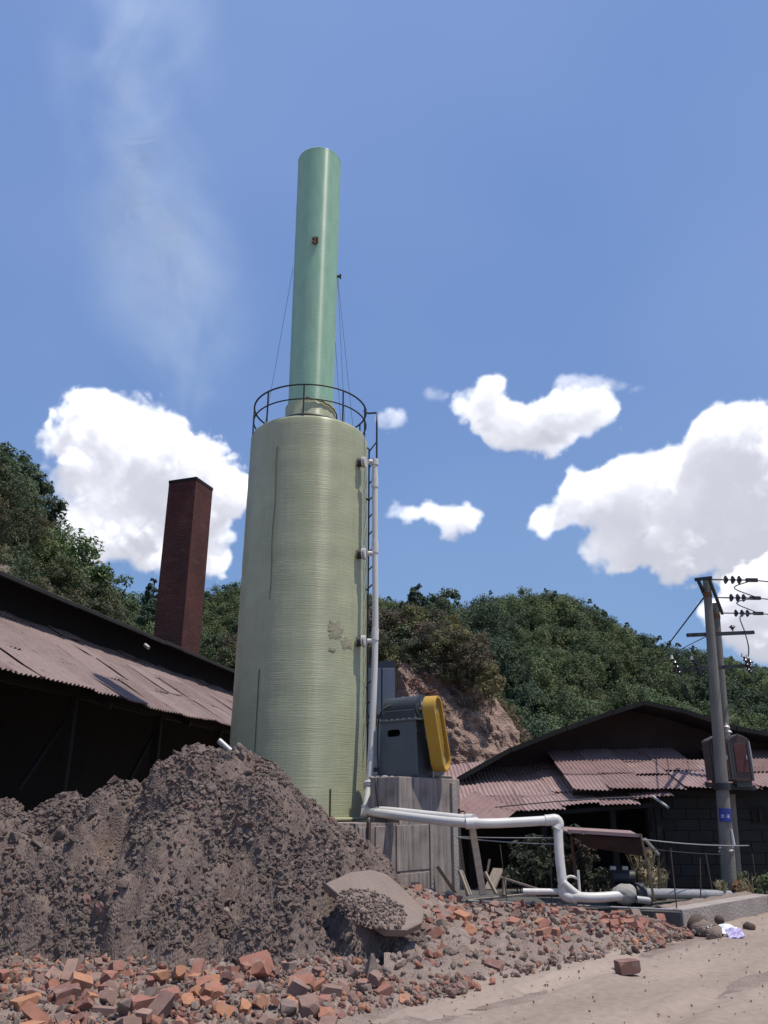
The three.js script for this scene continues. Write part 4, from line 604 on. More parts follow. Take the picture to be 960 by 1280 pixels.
// ---------------------------------------------------------------- concrete platform with rails, canopy and pump
const PY = 0.226;
{
  const c = V(4.28, 0, 12.85), l = V(0.7, 0, 14.35), r = V(6.55, 0, 15.05), b = V(6.0, 0, 16.6), b2 = V(1.2, 0, 16.4);
  const plat = thing('concrete_platform', 'low concrete platform whose near corner meets the road', 'platform', V(4, 0, 14.5));
  const P = [c, r, b, b2, l], sh = new THREE.Shape(P.map((p) => new THREE.Vector2(p.x, -p.z))), h = (y0, y1, mat, nm, pts) => { const s = new THREE.Shape(pts.map((p) => new THREE.Vector2(p.x, -p.z))); const g = new THREE.ExtrudeGeometry(s, { depth: y1 - y0, bevelEnabled: true, bevelSize: 0.012, bevelThickness: 0.012, bevelSegments: 2 }); g.rotateX(-Math.PI / 2); g.translate(0, y0, 0); return part(nm, metreUV(g), mat, plat); };
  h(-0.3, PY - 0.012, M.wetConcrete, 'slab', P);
  // pale kerbs: the sunlit right side and the thin front lip
  const off = (a, q, t) => { const d = q.clone().sub(a).normalize(); return new THREE.Vector3(-d.z, 0, d.x).multiplyScalar(t); };
  const kr = off(c, r, 0.02), kin = off(c, r, -0.22); const cs = c.clone().addScaledVector(r.clone().sub(c).normalize(), 0.03);
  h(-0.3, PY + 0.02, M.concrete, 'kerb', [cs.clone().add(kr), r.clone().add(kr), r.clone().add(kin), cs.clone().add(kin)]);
  part('edge_bar', bar(l.clone().setY(PY + 0.03).add(V(0, 0, -0.03)), c.clone().setY(PY + 0.03).add(V(-0.1, 0, -0.03)), 0.014, 0.014, 6), M.galv, plat);
  part('debris_ridge', grid(50, 6, (u, v) => { const p = c.clone().lerp(r, u).add(kin.clone().multiplyScalar(1 + v)); p.y = PY + 0.0 + Math.sin(v * 3.14) * (0.05 + 0.06 * Math.abs(noise3(u * 9, v * 2, 4))); return p; }), M.greySoil, plat).userData.kind = 'stuff';

  // thin rail posts and top wires
  const railing = thing('railing', 'thin rusty rod railing with sagging wire along the platform edge', 'railing', V(4, PY, 14));
  const rods = [[838, 1060, 846, 1136, 13.0], [882, 1066, 890, 1112, 14.5], [875, 1072, 876, 1122, 14.1], [940, 1066, 946, 1108, 16.0], [625, 1056, 634, 1128, 13.9], [688, 1052, 690, 1130, 13.5]];
  for (const [a, b_, c_, d_, D] of rods) part('rod', bar(at(c_, d_, D), at(a, b_, D), 0.010, 0.009, 6), M.darkWood, railing);
  part('top_wire', sag(at(802, 1049, 12.9), at(936, 1057, 15.8), 0.03, 0.009), M.galv, railing); part('top_wire', sag(at(806, 1060, 12.95), at(905, 1068, 15.4), 0.02, 0.008), M.wire, railing);
  part('wire', sag(at(570, 1046, 14.4), at(698, 1047, 13.4), 0.01, 0.008), M.galv, railing); part('wire', sag(at(572, 1047, 14.4), at(696, 1055, 13.4), 0.02, 0.008), M.galv, railing);

  // small rusty canopy over the pump
  const can = thing('pump_canopy', 'small rusty sheet-metal canopy on thin legs over the pump', 'canopy', V(3.4, PY, 14));
  const q = (a, b_, D) => at(a, b_, D), quad = (p) => { const g = new THREE.BufferGeometry(), n = new THREE.Vector3().crossVectors(p[1].clone().sub(p[0]), p[3].clone().sub(p[0])).normalize().multiplyScalar(0.006), v = [...p.map((x) => x.clone().add(n)), ...p.map((x) => x.clone().sub(n))]; g.setAttribute('position', new THREE.Float32BufferAttribute(v.flatMap((x) => x.toArray()), 3)); g.setIndex([0, 1, 2, 0, 2, 3, 4, 6, 5, 4, 7, 6, 0, 4, 5, 0, 5, 1, 1, 5, 6, 1, 6, 2, 2, 6, 7, 2, 7, 3, 3, 7, 4, 3, 4, 0]); return metreUV(g.toNonIndexed()); };
  const f0 = q(709, 1040, 13.6), f1 = q(802, 1046, 13.3), b0 = f0.clone().add(V(0.05, 0.06, 1.1)), b1 = f1.clone().add(V(0.15, 0.06, 1.1));
  part('roof_sheet', quad([f0, f1, b1, b0]), M.pink[0], can); const dn = (p, y, z) => p.clone().add(V(0.02, -y, z));
  part('front_sheet', quad([dn(f0, 0.03, 0.05).add(V(0.08, 0, 0)), dn(f1, 0.03, 0.05), dn(f1, 0.28, 0.07), dn(f0, 0.22, 0.07).add(V(0.3, 0, 0))]), (M.rustSheet = rough([0.018, 0.008, 0.006], [0.045, 0.019, 0.014], { size: 256, metres: [0.8, 0.8], z: 211, roughness: 0.9 })), can);
  part('edge_strip', beam(f0.clone().add(V(0, 0.015, -0.02)), f1.clone().add(V(0, 0.015, -0.02)), 0.03, 0.05), M.pink[1], can);
  part('leg', beam(q(801, 1043, 13.25), q(818, 1126, 13.1), 0.03, 0.03), M.darkWood, can); part('leg', beam(q(823, 1066, 13.9), q(824, 1118, 13.9), 0.03, 0.03), M.darkWood, can);
  part('leg', beam(q(714, 1045, 14.4), q(722, 1118, 14.4), 0.04, 0.04), M.rust, can); part('brace', beam(q(806, 1049, 13.35), q(823, 1068, 13.9), 0.04, 0.04), M.galv, can);

  // pump
  const pp = at(783, 1118, 13.3), pump = thing('water_pump', 'dark pump with net-wrapped coupling under the rusty canopy', 'pump', V(pp.x, PY, 13.4));
  const cyl = (r, h, x, y, z, rz = Math.PI / 2, n = 24) => { const g = new THREE.CylinderGeometry(r, r, h, n); g.rotateZ(rz); g.translate(pp.x + x, y, pp.z + z); return metreUV(g); };
  const by = pp.y;
  part('casing', [cyl(0.16, 0.14, 0.22, by, -0.05), cyl(0.1, 0.2, 0.12, by, -0.05)], M.black, pump);
  const net = new THREE.SphereGeometry(0.145, 24, 16); { const a = net.attributes.position; for (let i = 0; i < a.count; i++) { const k = 1 + 0.16 * noise3(a.getX(i) * 26, a.getY(i) * 26, a.getZ(i) * 26); a.setXYZ(i, a.getX(i) * k * 1.35, a.getY(i) * k, a.getZ(i) * k); } } net.computeVertexNormals(); net.translate(pp.x - 0.02, by, pp.z); part('net_wrap', net, rough([0.16, 0.15, 0.14], [0.5, 0.48, 0.45], { size: 128, metres: [0.12, 0.12], scale: 8, grain: 0.9, z: 221, bump: 0.01 }), pump, 'speckled net wrapping on the coupling');
  part('motor', [cyl(0.105, 0.34, 0.1, by + 0.2, -0.45), cyl(0.12, 0.03, -0.06, by + 0.2, -0.45), box(0.4, 0.06, 0.28, pp.x + 0.1, by + 0.08, pp.z - 0.45)], M.black, pump);
  part('stand', box(0.6, 0.14, 0.36, pp.x + 0.15, PY + 0.06, pp.z - 0.42), M.black, pump);
  for (const dx of [-0.05, 0.14]) part('terminal', box(0.09, 0.06, 0.06, pp.x + dx, by + 0.335, pp.z - 0.45, 0.01), M.galv, pump);
  single('delivery_pipe', tube([at(792, 1117, 13.4), at(830, 1117, 14.0), at(912, 1119, 15.0)], 0.075, 12, 20), M.galv, 'grey pipe running from the pump along the platform to the poles', 'pipe');
  single('delivery_pipe', tube([at(795, 1124, 13.1), at(812, 1126, 13.15)], 0.05, 10, 6), M.galv, 'short grey pipe end beside the pump foot', 'pipe');
}
// ---------------------------------------------------------------- poles, cross-arms, insulators, wires
{
  const A0 = V(6.2, 0.1, 15.8), A1 = V(6.60, 6.0, 15.8), B0 = V(7.08, 0.0, 17.7), B1 = V(7.52, 6.0, 17.7);
  const frame = thing('power_pole', 'front one of two leaning concrete power poles, with blue plate', 'power pole', A0), onA = (y) => A0.clone().lerp(A1, (y - A0.y) / (A1.y - A0.y)), onB = (y) => B0.clone().lerp(B1, (y - B0.y) / (B1.y - B0.y));
  part('shaft', bar(A0, A1, 0.135, 0.075, 24), M.poleConcrete, frame);
  const pole2 = thing('power_pole', 'rear one of two leaning concrete power poles', 'power pole', B0); part('shaft', bar(B0, B1, 0.135, 0.075, 24), M.poleConcrete, pole2);
  const sl = (y) => A1.clone().sub(A0).normalize().multiplyScalar(1);
  const plate = (() => { const t = new THREE.CanvasTexture((() => { const c = document.createElement('canvas'); c.width = 96; c.height = 128; const x = c.getContext('2d'); x.fillStyle = '#2a3384'; x.fillRect(0, 0, 96, 128); x.fillStyle = '#c9cce0'; for (const [a, b, w, h] of [[16, 66, 22, 5], [24, 58, 5, 30], [14, 84, 24, 5], [52, 58, 26, 5], [62, 58, 5, 32], [50, 74, 28, 5], [52, 88, 26, 4]]) x.fillRect(a, b, w, h); return c; })()); t.colorSpace = THREE.SRGBColorSpace; return new THREE.MeshStandardMaterial({ map: t, roughness: 0.5 }); })();
  const py = onA(1.52), pg = new THREE.CylinderGeometry(0.135, 0.138, 0.23, 20, 1, true, -0.95, 1.9); { const uv = pg.attributes.uv; for (let i = 0; i < uv.count; i++) uv.setX(i, uv.getX(i)); } pg.rotateY(-0.38 + 0.2); pg.rotateZ(-0.068); pg.translate(py.x, py.y, py.z); const pm = finish(new THREE.Mesh(pg.translate(-A0.x, -A0.y, -A0.z), plate)); plate.side = THREE.DoubleSide; pm.name = 'number_plate'; pm.userData.label = 'blue plate with white marks'; frame.add(pm);
  const tie = (p, r, h) => { const g = new THREE.CylinderGeometry(r, r, h, 20); g.translate(p.x, p.y, p.z); return clean(g); };
  part('collar', tie(onA(2.02), 0.15, 0.12), M.black, frame); part('collar', tie(onA(5.7), 0.085, 0.1), M.rust, frame); part('collar', tie(onB(5.7), 0.085, 0.1), M.rust, pole2);
  part('tied_rope', [tube([0, 1, 2, 3, 4, 5, 6].map((i) => { const p = onA(0.86 + 0.02 * i); return p.add(V(0.14 * Math.sin(i * 2.2), 0, -0.14 * Math.cos(i * 2.2))); }), 0.018, 6, 40), bar(onA(1.0).add(V(0.09, 0, -0.11)), onA(1.28).add(V(0.06, 0, -0.12)), 0.03, 0.02, 8)], M.pvc, frame, 'pale rope tied round the pole');
  // top strain cross-arm, middle arm, fuse arm
  const dir = B1.clone().sub(A1).setY(0).normalize(), ext = (p, k, y) => p.clone().addScaledVector(dir, k).setY(y), sd = new THREE.Vector3(dir.z, 0, -dir.x);
  const armT = thing('cross_arm', 'top double angle-iron cross-arm joining both pole heads, with three strings of insulators', 'cross-arm', A1.clone().setY(5.9));
  const ya = 5.82, e0 = ext(A1, -0.9, ya), e1 = ext(B1, 0.25, ya);
  for (const s of [-1, 1]) part('angle_iron', beam(e0.clone().addScaledVector(sd, s * 0.1), e1.clone().addScaledVector(sd, s * 0.1), 0.06, 0.07), M.black, armT);
  part('end_plate', beam(e0.clone().addScaledVector(sd, -0.16), e0.clone().addScaledVector(sd, 0.16), 0.05, 0.06), M.black, armT);
  const porcelain = flat([0.055, 0.035, 0.035], 0.25), disc = (p, d, r) => bar(p.clone().addScaledVector(d, -0.02), p.clone().addScaledVector(d, 0.02), r, r * 0.5, 14);
  const ends = [];
  for (const k of [0.0, 0.5, 1.0]) {
    const p = e0.clone().lerp(e1, 0.02 + k * 0.96).addScaledVector(sd, 0).add(V(0.12, 0, 0)), d = V(1, 0.0, 0.05).normalize();
    const str = part('insulator_string', bar(p, p.clone().addScaledVector(d, 0.75), 0.015, 0.015, 6), M.black, armT);
    for (const t of [0.33, 0.47, 0.60]) part('insulator', disc(p.clone().addScaledVector(d, t), d, 0.085), porcelain, str);
    part('clamp', beam(p.clone().addScaledVector(d, 0.72), p.clone().addScaledVector(d, 0.95), 0.05, 0.07), M.black, str);
    const q = p.clone().addScaledVector(d, 0.85); ends.push(q);
    single('power_line', sag(q, q.clone().add(V(26, -0.6, 3.5)), 0.25, 0.012, 24), M.wire, ['power line leaving the nearest insulator string', 'power line leaving the middle insulator string', 'power line leaving the farthest insulator string'][k * 2], 'power line');
  }
  const mid = thing('cross_arm', 'middle steel cross-arm with one small pin insulator', 'cross-arm', onA(4.75)), m0 = at(859, 794, 16.2), m1 = at(942, 790.5, 16.6); part('beam', beam(m0, m1, 0.06, 0.07), M.black, mid);
  const ip = at(916, 789, 16.5); part('insulator', [bar(ip, ip.clone().add(V(0, 0.13, 0)), 0.012, 0.012, 6), disc(ip.clone().add(V(0, 0.1, 0)), new THREE.Vector3(0, 1, 0), 0.07), disc(ip.clone().add(V(0, 0.06, 0)), new THREE.Vector3(0, 1, 0), 0.04)], porcelain, mid);
  const low = thing('cross_arm', 'lower cross-arm carrying dark drop-out fuses at both ends', 'cross-arm', onA(4.0)), w0 = at(843, 838, 16.1), w1 = at(934, 832, 16.6); part('beam', beam(w0, w1, 0.06, 0.07), M.black, low);
  const fuse = (p, tilt) => { const f = part('fuse', [bar(p.clone().add(V(-0.02, 0.12, -0.05)), p.clone().add(V(tilt, -0.22, -0.1)), 0.022, 0.022, 8)], M.black, low); for (const [dx, dy, r] of [[0, 0.06, 0.06], [tilt * 0.4, -0.03, 0.065], [tilt * 0.8, -0.13, 0.06]]) part('insulator', disc(p.clone().add(V(dx, dy, -0.06)), new THREE.Vector3(0.2, 1, 0).normalize(), r), porcelain, f); part('cap', bar(p.clone().add(V(-0.05, 0.12, -0.05)), p.clone().add(V(-0.05, 0.2, -0.05)), 0.035, 0.02, 8), M.pvc, f); };
  fuse(at(843, 832, 16.0), 0.08); fuse(at(868, 833, 16.05), 0.06); fuse(at(931, 829, 16.5), 0.04); fuse(at(937, 831, 16.6), -0.03);
  // jumpers and stays
  const jl = 'dark jumper wire hanging from the ';
  single('jumper_wire', tube([ends[0], at(918, 735, 16.0), ends[1].clone().add(V(0, 0.02, 0))], 0.012, 5, 16), M.wire, jl + 'nearest insulator string to the middle one', 'wire');
  single('jumper_wire', tube([ends[1], at(922, 752, 16.4), ends[2].clone().add(V(-0.05, 0.02, 0))], 0.012, 5, 16), M.wire, jl + 'middle insulator string to the farthest one', 'wire');
  single('jumper_wire', tube([ends[2], at(925, 772, 17.0), at(931, 790, 16.8), at(936, 812, 16.6), at(934, 830, 16.6)], 0.013, 5, 24), M.wire, jl + 'farthest insulator string down to the fuses', 'wire');
  single('guy_wire', tube([onA(5.75), at(832, 810, 24), at(770, 905, 44)], 0.017, 5, 8, false), M.wire, 'thick stay wire sloping from the front pole head down towards the wooded hill', 'wire');
  single('guy_wire', tube([onA(4.9), at(850, 812, 22), at(800, 880, 40)], 0.01, 5, 8, false), M.wire, 'thin stay wire from the middle cross-arm down towards the wooded hill', 'wire');
  single('guy_wire', tube([onB(5.1), at(868, 830, 22), at(840, 870, 40)], 0.008, 5, 8, false), M.wire, 'very thin wire crossing behind the front pole', 'wire');
  // switch boxes on the poles
  const bx = (name, label, c, w, h, dp, mat) => { const t = thing('switch_box', label, 'switch box', c.clone().add(V(0, -h / 2, 0))); const s = new THREE.Shape(); s.moveTo(-w / 2, -h / 2); s.lineTo(w / 2, -h / 2); s.lineTo(w / 2, h / 2 - 0.09); s.quadraticCurveTo(w * 0.3, h / 2 - 0.02, 0, h / 2); s.quadraticCurveTo(-w * 0.3, h / 2 - 0.02, -w / 2, h / 2 - 0.09); s.closePath(); const g = new THREE.ExtrudeGeometry(s, { depth: dp, bevelEnabled: true, bevelSize: 0.008, bevelThickness: 0.008, bevelSegments: 1 }); g.translate(c.x, c.y, c.z); part('case', metreUV(g), mat, t);
    part('door', box(w * 0.62, h * 0.62, 0.014, c.x, c.y - 0.01, c.z + dp + 0.014, 0.004), M.redBox, t); for (const dx of [-0.42, 0.42]) part('edge_strip', box(0.025, h * 0.85, 0.014, c.x + dx * w, c.y - 0.05, c.z + dp + 0.014), M.darkSteel, t); part('handle', box(0.02, 0.08, 0.03, c.x + w * 0.24, c.y, c.z + dp + 0.034), M.galv, t); part('hood', beam(new THREE.Vector3(c.x - w / 2 - 0.01, c.y + h / 2 - 0.1, c.z + dp / 2), new THREE.Vector3(c.x, c.y + h / 2 + 0.012, c.z + dp / 2), dp + 0.05, 0.014), M.darkSteel, t); return t; };
  M.redBox = rough([0.06, 0.018, 0.02], [0.11, 0.036, 0.036], { size: 128, metres: [0.7, 0.7], z: 231, roughness: 0.75 }); M.boxCase = rough([0.045, 0.03, 0.03], [0.08, 0.052, 0.05], { size: 128, metres: [0.7, 0.7], z: 232, roughness: 0.7 });
  const l1 = at(893, 948, 16.3), l2 = at(917.5, 948, 16.4);
  bx('switch_box', 'reddish metal switch box half hidden behind the front pole', l1, 0.40, 0.80, 0.32, M.boxCase); const t2 = bx('switch_box', 'reddish metal switch box with pointed top fixed at the rear pole', l2, 0.38, 0.84, 0.32, M.boxCase);
  part('grey_side_pipe', [tube([l2.clone().add(V(0.26, 0.32, -0.1)), l2.clone().add(V(0.27, 0.0, -0.1)), l2.clone().add(V(0.24, -0.42, -0.1))], 0.045, 10, 12)], M.galv, t2);
  const bk = thing('box_bracket', 'dark steel bracket across both poles under the switch boxes', 'bracket', l1.clone().add(V(0.2, -0.55, 0)));
  part('beam', [beam(l1.clone().add(V(-0.12, -0.52, -0.05)), l2.clone().add(V(0.3, -0.55, -0.05)), 0.07, 0.09)], M.black, bk); part('beam', beam(l1.clone().add(V(-0.12, -0.48, 0.3)), l2.clone().add(V(0.3, -0.5, 0.3)), 0.07, 0.09), M.black, bk);
  part('cable_box', [box(0.2, 0.12, 0.2, l1.x - 0.02, l1.y - 0.44, l1.z + 0.1, 0.01)], M.rust, bk); part('cable_box', [box(0.3, 0.14, 0.2, l2.x + 0.05, l2.y - 0.47, l2.z + 0.1, 0.01)], M.darkSteel, bk);
  single('white_insulators', [disc(at(909, 908, 16.2), new THREE.Vector3(0.3, 1, 0).normalize(), 0.06), disc(at(911, 914, 16.2), new THREE.Vector3(0.3, 1, 0).normalize(), 0.07), bar(at(907, 904, 16.2), at(912, 918, 16.2), 0.02, 0.02, 8)], M.pvc, 'small white bushing above the pointed switch box', 'insulator');
}
// ---------------------------------------------------------------- soil heap
const DC = 12.3;
const crestPx = [[-330, 1035], [-200, 1030], [-60, 1026], [0, 1024], [40, 1014], [75, 1000], [120, 999], [145, 984], [172, 979], [186, 990], [200, 974], [216, 952], [232, 936], [243, 931], [258, 938], [275, 941], [300, 942], [325, 951], [345, 962], [362, 984], [385, 1004], [405, 1022], [430, 1048], [452, 1068], [478, 1098], [505, 1118], [530, 1140], [550, 1165], [590, 1186]].map(([px, py]) => { const p = at(px, py, DC); return [p.x, p.y]; });
const footOf = (x) => 8.95 + 0.25 * noise3(x * 0.7, 3, 8) + smooth(x, -1.2, 0.8) * 1.5;
function heapY(x, d) {
  const dc = DC + 0.35 * noise3(x * 0.9, 1, 2) - smooth(x, -0.8, 0.6) * 0.5, c = Math.max(0, along(crestPx, x)), f = footOf(x);
  let t = d < dc ? clamp((d - f) / (dc - f), 0, 1) : 1 - smooth(d, dc, dc + 2.3) * 0.9;
  const inside = smooth(t, 0, 0.12);
  const kk = smooth(x, -4.3, -3.2) * (1 - smooth(x, -1.0, -0.2)), tt = t + 0.09 * noise3(x * 1.6, d * 0.6, 61) * (t < 0.97 ? 1 : 0), bench = tt < 0.60 ? tt / 0.60 * 0.47 : tt < 0.76 ? lerp(0.47, 0.86, smooth(tt, 0.58, 0.76)) : lerp(0.86, 1, clamp((tt - 0.76) / 0.24, 0, 1));
  let y = c * (d < dc ? lerp(Math.pow(t, 0.92), bench, kk) : t);
  const a = fbm(x * 0.55, d * 0.8, 6, 2) * 0.85 * inside * (1 - Math.pow(t, 6) * 0.8);             // broad hollows
  const gully = -Math.max(0, noise3(x * 1.15 - d * 0.3, d * 0.45, 9)) * 0.85 * inside * (1 - Math.pow(t, 5));
  const lump = (billow(x * 1.7, d * 1.7, 4, 3, 0.55) - 0.2) * 0.55 * inside;
  const fine = (billow(x * 5.5, d * 5.5, 14, 2, 0.6) - 0.2) * 0.15 * inside + (billow(x * 12, d * 12, 24, 2, 0.6) - 0.2) * 0.075 * inside * (0.5 + smooth(noise3(x * 0.9, d * 0.9, 27), -0.3, 0.2));
  const steep = smooth(noise3(x * 0.8 + 3, d * 0.9, 31), 0.10, 0.2) * 0.24 * inside * (1 - Math.pow(t, 6)); // slumped ledges
  const amp = smooth(c, 0.08, 0.9), ridge = (0.22 - Math.abs(noise3(x * 1.05 + 4, d * 1.15, 71))) * 0.75 * inside * (1 - Math.pow(t, 6));
  return y + (ridge + a + gully + steep) * amp + lump * amp * (1 - 0.6 * Math.pow(t, 8)) + fine - 0.03 * (1 - inside);
}
{
  const heap = thing('soil_heap', 'big heap of loose dark grey-brown soil and clods before the green tower', 'soil heap', V(-2.5, 0, 11));
  const X0 = -8.2, X1 = 1.1, D0 = 8.5, D1 = 14.9;
  part('soil', grid(540, 380, (a, b) => { const x = lerp(X0, X1, a), d = lerp(D0, D1, b); return V(x, heapY(x, d), d); }, (p) => [p.x, p.z * 0.7 + p.y * 0.7]), M.soil, heap);
  const clodGeo = (k) => { const g0 = new THREE.IcosahedronGeometry(1, 3), p = g0.attributes.position; for (let i = 0; i < p.count; i++) { const x = p.getX(i), y = p.getY(i), z = p.getZ(i); let s = 0.9 + 0.35 * noise3(x * 1.2 + k * 3, y * 1.2, z * 1.2) + 0.55 * (billow(x * 2.2, y * 2.2 + k, z * 2.2, 3, 0.6) - 0.25); s = Math.min(s, 1.02 + 0.1 * noise3(x * 2, k, z * 2)); p.setXYZ(i, x * s * 1.15, y * s * 0.8, z * s); } const g = metreUV(g0); return g; };
  const V5 = [0, 1, 2, 3, 4, 5].map(clodGeo); for (const g of V5) { const uv = g.attributes.uv; for (let i = 0; i < uv.count; i++) uv.setXY(i, uv.getX(i) * 0.12, uv.getY(i) * 0.12); }
  const chunk = (k) => { const pts = []; for (let i = 0; i < 11; i++) { const v = new THREE.Vector3(rr(-1, 1), rr(-0.75, 0.75), rr(-1, 1)); v.normalize().multiplyScalar(rr(0.75, 1.1)); pts.push(v); } const g = metreUV(new ConvexGeometry(pts)); return g; };
  const CH = [0, 1, 2, 3, 4, 5].map(chunk);
  // clods and stones large enough to be told apart
  const base = heap.position;
  for (let i = 0; i < 230; i++) {
    const x = rr(-5.6, 0.4), d = footOf(x) + Math.pow(rnd(), 0.9) * (DC - footOf(x)), s = 0.03 + 0.075 * Math.pow(rnd(), 2.6), hard = i % 14 !== 0, m = finish(new THREE.Mesh(hard ? CH[i % 6] : V5[i % 6], i % 17 === 0 ? M.bricks[5] : hard ? M.slab : M.clod)); m.name = 'clod'; if (hard && i % 17) m.material = i % 4 ? M.clod : M.greySoil;
    m.position.set(x - base.x, heapY(x, d) + s * 0.2 - base.y, -d - base.z); m.scale.set(s * rr(0.8, 1.5), s * rr(0.6, 1.0), s); m.rotation.set(rr(0, 6), rr(0, 6), rr(0, 6)); heap.add(m);
  }
  const small = new THREE.IcosahedronGeometry(1, 1); { const p = small.attributes.position; for (let i = 0; i < p.count; i++) { const s = 1 + 0.55 * noise3(p.getX(i) * 1.9, p.getY(i) * 1.9, p.getZ(i) * 1.9); p.setXYZ(i, p.getX(i) * s, p.getY(i) * s * 0.8, p.getZ(i) * s); } small.computeVertexNormals(); }
  const N = 52000, im = new THREE.InstancedMesh(metreUV(small), M.clod, N), q = new THREE.Object3D(), c = new THREE.Color();
  for (let i = 0; i < N; i++) {
    let x, d; do { x = rr(-6.6, 0.9); d = rr(8.6, 13.0); } while (d < footOf(x) - 0.25 + rnd() * 0.3 || (noise3(x * 1.3, d * 1.3, 22) < -0.02 && rnd() < 0.85));
    const s = 0.006 + 0.030 * Math.pow(rnd(), 3.6) + (rnd() < 0.02 ? rr(0, 0.035) : 0); q.position.set(x - base.x, Math.max(0.01, heapY(x, d)) + s * 0.25 - base.y, -d - base.z); q.rotation.set(rr(0, 6), rr(0, 6), rr(0, 6)); q.scale.set(s * rr(0.8, 1.5), s * rr(0.6, 1), s); q.updateMatrix(); im.setMatrixAt(i, q.matrix);
    const k = rr(0.8, 1.25), w = rnd() < 0.05 ? 1.3 : 1; im.setColorAt(i, c.setRGB(k * w * (rnd() < 0.05 ? 1.3 : 1), k * w, k * w));
  }
  im.name = 'crumbs'; im.userData.kind = 'stuff'; finish(im); heap.add(im);
}
// ---------------------------------------------------------------- broken bricks
function brickGeo(k, w = 0.25, h = 0.085, d = 0.12) {   // a brick broken across, its corners knocked off
  const pts = [], jag = k % 3 ? 1 : 0.25;
  for (const sx of [-1, 1]) for (const sy of [-1, 1]) for (const sz of [-1, 1]) {
    const c = new THREE.Vector3(sx * w / 2, sy * h / 2, sz * d / 2); if (sx > 0) c.x -= rr(0, 0.35) * w * jag;
    const cut = rnd() < 0.45 ? rr(0.25, 0.5) : rr(0.05, 0.12); for (const [ax, len] of [['x', w], ['y', h], ['z', d]]) { const q = c.clone(); q[ax] -= Math.sign(q[ax]) * cut * Math.min(len, 0.1) * rr(0.6, 1.2); pts.push(q); }
  }
  if (k % 3) pts.push(new THREE.Vector3(w * rr(0.3, 0.52), h * rr(-0.25, 0.25), d * rr(-0.3, 0.3)), new THREE.Vector3(w * rr(0.25, 0.45), h * rr(-0.4, 0.4), d * rr(-0.4, 0.4)));
  return metreUV(new ConvexGeometry(pts), k * 0.1, k * 0.07);
}
const BR = []; for (const [k, w, h, d] of [[0, 0.25, 0.085, 0.12], [1, 0.20, 0.09, 0.125], [2, 0.15, 0.09, 0.125], [3, 0.13, 0.095, 0.12], [4, 0.28, 0.07, 0.13], [5, 0.11, 0.10, 0.11], [6, 0.17, 0.11, 0.13], [7, 0.22, 0.06, 0.10], [8, 0.16, 0.08, 0.12], [10, 0.19, 0.10, 0.13], [11, 0.12, 0.07, 0.10], [13, 0.24, 0.09, 0.13]]) BR.push(brickGeo(k, w, h, d));
const shard = (() => { const g0 = new THREE.IcosahedronGeometry(1, 0), p = g0.attributes.position; for (let i = 0; i < p.count; i++) { const s = 1 + 0.5 * noise3(p.getX(i) * 1.3, p.getY(i) * 1.3, p.getZ(i) * 1.3); p.setXYZ(i, p.getX(i) * s * 1.3, p.getY(i) * s * 0.7, p.getZ(i) * s); } return metreUV(g0); })();
function scatterShards(parent, n, spot, mats, smin, smax, tint) {
  const base = parent.position, im = new THREE.InstancedMesh(shard, mats, n), q = new THREE.Object3D(), c = new THREE.Color();
  for (let i = 0; i < n; i++) { const [x, y, d] = spot(), s = smin + (smax - smin) * Math.pow(rnd(), 4); q.position.set(x - base.x, y + s * 0.2 - base.y, -d - base.z); q.rotation.set(rr(0, 6), rr(0, 6), rr(0, 6)); q.scale.set(s * rr(0.7, 1.4), s * rr(0.6, 1), s); q.updateMatrix(); im.setMatrixAt(i, q.matrix); im.setColorAt(i, c.setRGB(...tint())); }
  im.name = 'fragments'; im.userData.kind = 'stuff'; finish(im); parent.add(im);
}
const flatWhite = rough([0.7, 0.7, 0.7], [1, 1, 1], { size: 64, metres: [0.2, 0.2], z: 241, roughness: 0.95 });
const brickTint = () => { const c = brickCols[Math.floor(rnd() * brickCols.length)], k = rr(0.7, 1.2); return c.map((v) => v * k); };
const greyTint = () => { const k = rr(0.7, 1.25); return [0.245 * k, 0.185 * k, 0.157 * k]; };
function brickHeight(x, d) { return 0.16 * smooth(d, 6.9, 8.6) * (1 - smooth(x, -0.6, 0.5)) + fbm(x * 2.2, d * 2.2, 51, 3) * 0.07 - 0.02; }
